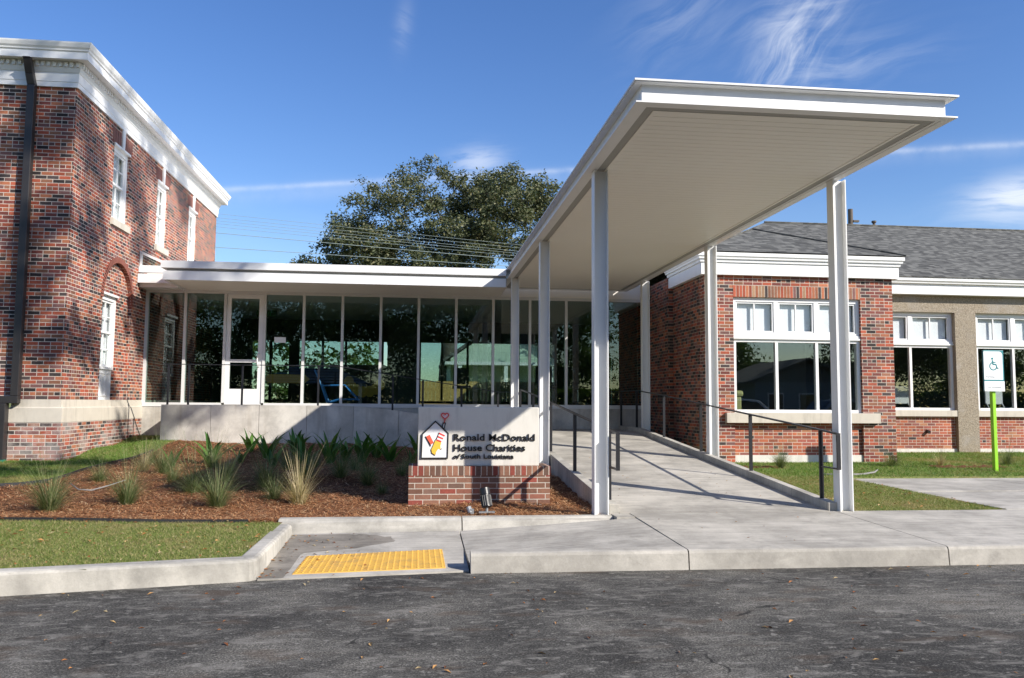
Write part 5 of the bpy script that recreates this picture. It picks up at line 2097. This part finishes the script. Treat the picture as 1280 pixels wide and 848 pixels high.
for i, (x, y, zc_, r_, lab) in enumerate(big):
    cl = clumps_in([((x, y, zc_), (r_, r_ * .8, 4.6 if zc_ < 6.1 else 5.2), 1.2, 1)], 80, 1.1, 1.8, 60 + i, .4)
    tree('shade_tree', lab, 'tree', (x, y, .12), (x, y, 2.6), .35, cl, 170, .145, M['tree_leaf'], 70 + i, 'trees across the road')
hv = []  # hedges added to keep the lower glass reflections dark
rnd = random.Random(8)
for name_, hx0_, hx1_, lab in (('reflection_hedge', -20, 15, 'long hedge added across the road to darken the low reflections in the hall panes'), ('reflection_hedge', 31, 52, 'hedge added across the road to darken the low reflections in the wing windows')):
    vs, fs = [], []
    for _ in range(int((hx1_ - hx0_) * 600)):
        p = Vector((rnd.uniform(hx0_, hx1_), -14.5 + rnd.gauss(0, .35), .1 + 2.3 * rnd.random() ** .8))
        d = Vector((rnd.gauss(0, 1), rnd.gauss(0, 1), rnd.gauss(0, 1))).normalized()
        q = d.orthogonal().normalized()
        o_ = len(vs)
        vs += [tuple(p - d * .13), tuple(p + q * .07), tuple(p + d * .13), tuple(p - q * .07)]
        fs.append((o_, o_ + 1, o_ + 2, o_ + 3))
    me = bpy.data.meshes.new(name_)
    me.from_pydata(vs, [], fs)
    me.materials.append(M['tree_leaf'])
    o_ = bpy.data.objects.new(name_, me)
    COL.objects.link(o_)
    tag(o_, lab, 'hedge')
# greenery in the back yard, through the hall
for i, (x, y, zc_, r_, lab) in enumerate(((-9, 36, 3.6, 3.0, 'leafy tree behind the hall seen through the door glass'), (-4.6, 38, 3.8, 2.6, 'leafy tree seen through the hall right of the door'), (10.5, 40, 4.6, 3.2, 'leafy tree seen through the hall behind the ramp'))):
    cl = clumps_in([((x, y, zc_), (r_, r_, 2.6), 1.4, 1)], 30, .8, 1.2, 90 + i, .4)
    tree('yard_tree', lab, 'tree', (x, y, .6), (x, y, 2.2), .16, cl, 110, .16, M['tree_leaf'], 95 + i, 'trees in the back yard')

# ------------------------------------------------------------------ back yard house and fence
fe = empty('board_fence', (2, 31, .6), 'new yellow cedar board fence in the yard behind the glass hall', 'fence')
mb = MB()
x = -3.0
rnd = random.Random(3)
while x < 9:
    mb.box(x, x + .136, 31, 31.022, .62, 2.25 + rnd.uniform(-.01, .01))
    x += .142
mb.build('boards', M['wood_fence'], fe)
MB().box(-3, 9, 31.03, 31.07, .9, 1.0).box(-3, 9, 31.03, 31.07, 1.9, 2.0).build('rail', M['wood_fence'], fe)
yh = empty('yard_house', (4.5, 42, .6), 'pale green gabled house seen through the hall beyond the fence', 'house')
HX0, HX1, HY = 1.6, 6.8, 40
w = MB()
w.prism([(HX0, .6), (HX1, .6), (HX1, 3.6), ((HX0 + HX1) / 2, 5.4), (HX0, 3.6)], fY(HY), -7, 0)
w.build('wall', M['siding'], yh)
r = MB()
mx_ = (HX0 + HX1) / 2
r.prism([(HX0 - .4, 3.4), (mx_, 5.5), (HX1 + .4, 3.4), (HX1 + .4, 3.55), (mx_, 5.68), (HX0 - .4, 3.55)], fY(HY), -7.2, .35)
r.build('roof', M['shingle'], yh)
MB().box(HX0 - .3, HX1 + .3, HY - 1.3, HY - .01, 3.25, 3.4).build('porch_roof', M['white'], yh)
for x in (2.0, 4.2, 6.4):
    MB().box(x - .09, x + .09, HY - 1.25, HY - 1.07, .6, 3.25).build('porch_post', M['white'], yh)
MB().box(7.4, 12, HY + 2, HY + 7, .6, 3.0).build('annex_wall', M['siding'], yh)
MB().prism([(HY + 1.6, 3.0), (HY + 4.5, 4.9), (HY + 7.4, 3.0)], lambda u, v, d: (d, u, v), 7.1, 12.3).build('annex_roof', M['shingle'], yh)
MB().box(8.3, 8.8, HY + 3.6, HY + 4.2, 4.2, 6.0).build('chimney', M['limestone'], yh)

# ------------------------------------------------------------------ overhead wires and poles
up_ = empty('utility_pole', (22.55, 40, .6), 'dark wooden utility pole top showing over the shingle roof ridge', 'utility pole')
MB().tube([(22.55, 40, .5), (22.55, 40, Z(10.3))], [.19, .125], 12).build('pole', M['pole'], up_)
MB().box(22.64, 22.95, 39.85, 40.0, Z(9.6), Z(9.7)).build('crossarm', M['pole'], up_)
vp = MB().tube([(14.85, 24.9, Z(5.6)), (14.85, 24.9, Z(5.98))], .045, 10).tube([(14.85, 24.9, Z(5.99)), (14.85, 24.9, Z(6.05))], .075, 10)
tag(vp.build('roof_vent_pipe', M['pole'], None), 'short dark vent pipe standing on the shingle roof ridge', 'vent pipe')
for i, (za, zb) in enumerate(((7.86, 7.01), (7.69, 6.87), (7.56, 6.72), (7.44, 6.62), (7.30, 6.50), (7.04, 6.34), (6.43, 6.02))):
    pts = []
    sl = (zb - za) / 12.55
    for k in range(25):
        x = -24 + 46 * k / 24
        q = (x + 24) / 46
        pts.append((x, 35 + .03 * (x + 8), Z(za + sl * (x + 8.5)) - 1.0 * 4 * q * (1 - q) * .12 + .1))
    tag(MB().tube(pts,   .007 if i < 5 else .012, 5).build('overhead_wire', M['wire'], None),
        ('topmost overhead wire crossing the oak', 'second overhead wire from the top', 'third overhead wire from the top', 'fourth overhead wire from the top', 'fifth overhead wire of the bundle',
         'thick overhead wire below the bundle', 'lowest overhead wire just over the pavilion roof')[i], 'wire', 'overhead wires before the oak')

# ------------------------------------------------------------------ across the road, seen only as reflections
def car(x, y, rz, paint, label):
    e = empty('parked_car', (0, 0, 0), label, 'car', 'cars parked across the forecourt')
    prof = [(-2.25, .35), (-2.3, .75), (-2.1, 1.0), (-1.75, 1.08), (-1.3, 1.62), (-.3, 1.72), (.55, 1.64), (1.15, 1.1), (2.05, .95), (2.28, .7), (2.25, .35)]
    b = MB()
    b.prism(prof, lambda u, v, d: (u, d, v), -.88, .88)
    b.build('body', paint, e, bevel=.06)
    g = MB()
    for s in (-1, 1):
        g.prism([(-1.55, 1.12), (-1.18, 1.55), (-.3, 1.63), (.45, 1.56), (.92, 1.12)], lambda u, v, d: (u, d, v), s * .87, s * .892)
    g.build('side_window', M['dark_glass'], e)
    MB().hexa([(1.20, -.75, 1.10), (1.20, .75, 1.10), (.58, .68, 1.66), (.58, -.68, 1.66)], [(1.17, -.75, 1.12), (1.17, .75, 1.12), (.55, .68, 1.68), (.55, -.68, 1.68)]).build('windscreen', M['dark_glass'], e)
    for wx in (-1.4, 1.4):
        for s in (-1, 1):
            wl = MB().tube([(wx, s * .70, .34), (wx, s * .90, .34)], .34, 20).build('wheel', M['tyre'], e)
            MB().tube([(wx, s * .895, .34), (wx, s * .912, .34)], .2, 14).build('rim', M['chrome'], wl)
    for s in (-1, 1):
        MB().box(2.2, 2.295, s * .62 - .17, s * .62 + .17, .68, .82).build('headlight', M['chrome'], e)
    e.location = (x, y, 0)
    e.rotation_euler = (0, 0, rz)
    return e


car(15.3, -5.2, radians(8), M['car_b'], 'white parked car mirrored in the left pane of the bay window')
car(20.0, -5.6, radians(175), M['car_a'], 'silver parked car mirrored in the middle pane of the bay window')
car(24.9, -5.4, radians(4), M['car_c'], 'dark parked car mirrored in the right pane of the bay window')
bh = empty('bungalow', (24, -20, .12), 'dark roofed bungalow across the road mirrored in the bay window', 'house')
MB().box(21.4, 28.2, -25, -18, .12, 2.9).build('wall', simple('bungalow_wall', (.16, .19, .21), .7), bh)
MB().prism([(20.7, 2.75), (24.8, 4.3), (28.9, 2.75), (28.9, 2.88), (24.8, 4.45), (20.7, 2.88)], fY(-25.6), -8.2, 0).build('roof', M['shingle'], bh)
MB().prism([(21.4, 2.9), (28.2, 2.9), (24.8, 4.2)], fY(-25.0), -6.98, 0).build('gable', simple('bungalow_gable', (.09, .10, .11), .7), bh)
for x in (22.2, 24.3, 26.4):
    f = MB().box(x, x + 1.1, -17.99, -17.95, .9, 2.2).build('window', M['white'], bh)
    MB().box(x + .08, x + 1.02, -17.945, -17.93, .98, 2.12).build('pane', M['dark_glass'], f)
db = empty('flat_roofed_building', (35, -38, .12), 'dark flat roofed building across the road mirrored in the middle bay panes', 'building')
MB().box(29, 41, -44, -38, .12, 5.0).build('wall', simple('dark_render', (.05, .055, .06), .7), db)
MB().box(28.8, 41.2, -44.2, -37.8, 5.0, 5.25).build('roof', M['vent'], db)
for x in (30.5, 33.5, 36.5):
    MB().box(x, x + 1.6, -37.99, -37.94, 2, 4.2).build('window', M['dark_glass'], db)
sh = empty('striped_pavilion', (-5, -13, .12), 'low pavilion with a dark striped hip roof mirrored in the panes beside the door', 'shelter')
for x in (-9.5, -3.5):
    for y in (-12.2, -16):
        MB().box(x - .1, x + .1, y - .1, y + .1, .1, 2.6).build('post', M['white'], sh)
mb = MB()
for k in range(8):
    a, b = k / 8, (k + .62) / 8
    for s in ((a, b),):
        za, zb = 2.6 + 1.4 * s[0], 2.6 + 1.4 * s[1]
        ia, ib = 3.0 * s[0], 3.0 * s[1]
        ja, jb_ = 2.2 * s[0], 2.2 * s[1]
        x0_, x1_, y0_, y1_ = -10, -3, -16.5, -11.7
        A = [(x0_ + ia, y0_ + ja, za), (x1_ - ia, y0_ + ja, za), (x1_ - ia, y1_ - ja, za), (x0_ + ia, y1_ - ja, za)]
        Bq = [(x0_ + ib, y0_ + jb_, zb), (x1_ - ib, y0_ + jb_, zb), (x1_ - ib, y1_ - jb_, zb), (x0_ + ib, y1_ - jb_, zb)]
        mb.add(A + Bq, [(0, 1, 5, 4), (1, 2, 6, 5), (2, 3, 7, 6), (3, 0, 4, 7)])
mb.build('slatted_roof', simple('blue_grey_slats', (.20, .24, .28), .5), sh, fix=False)
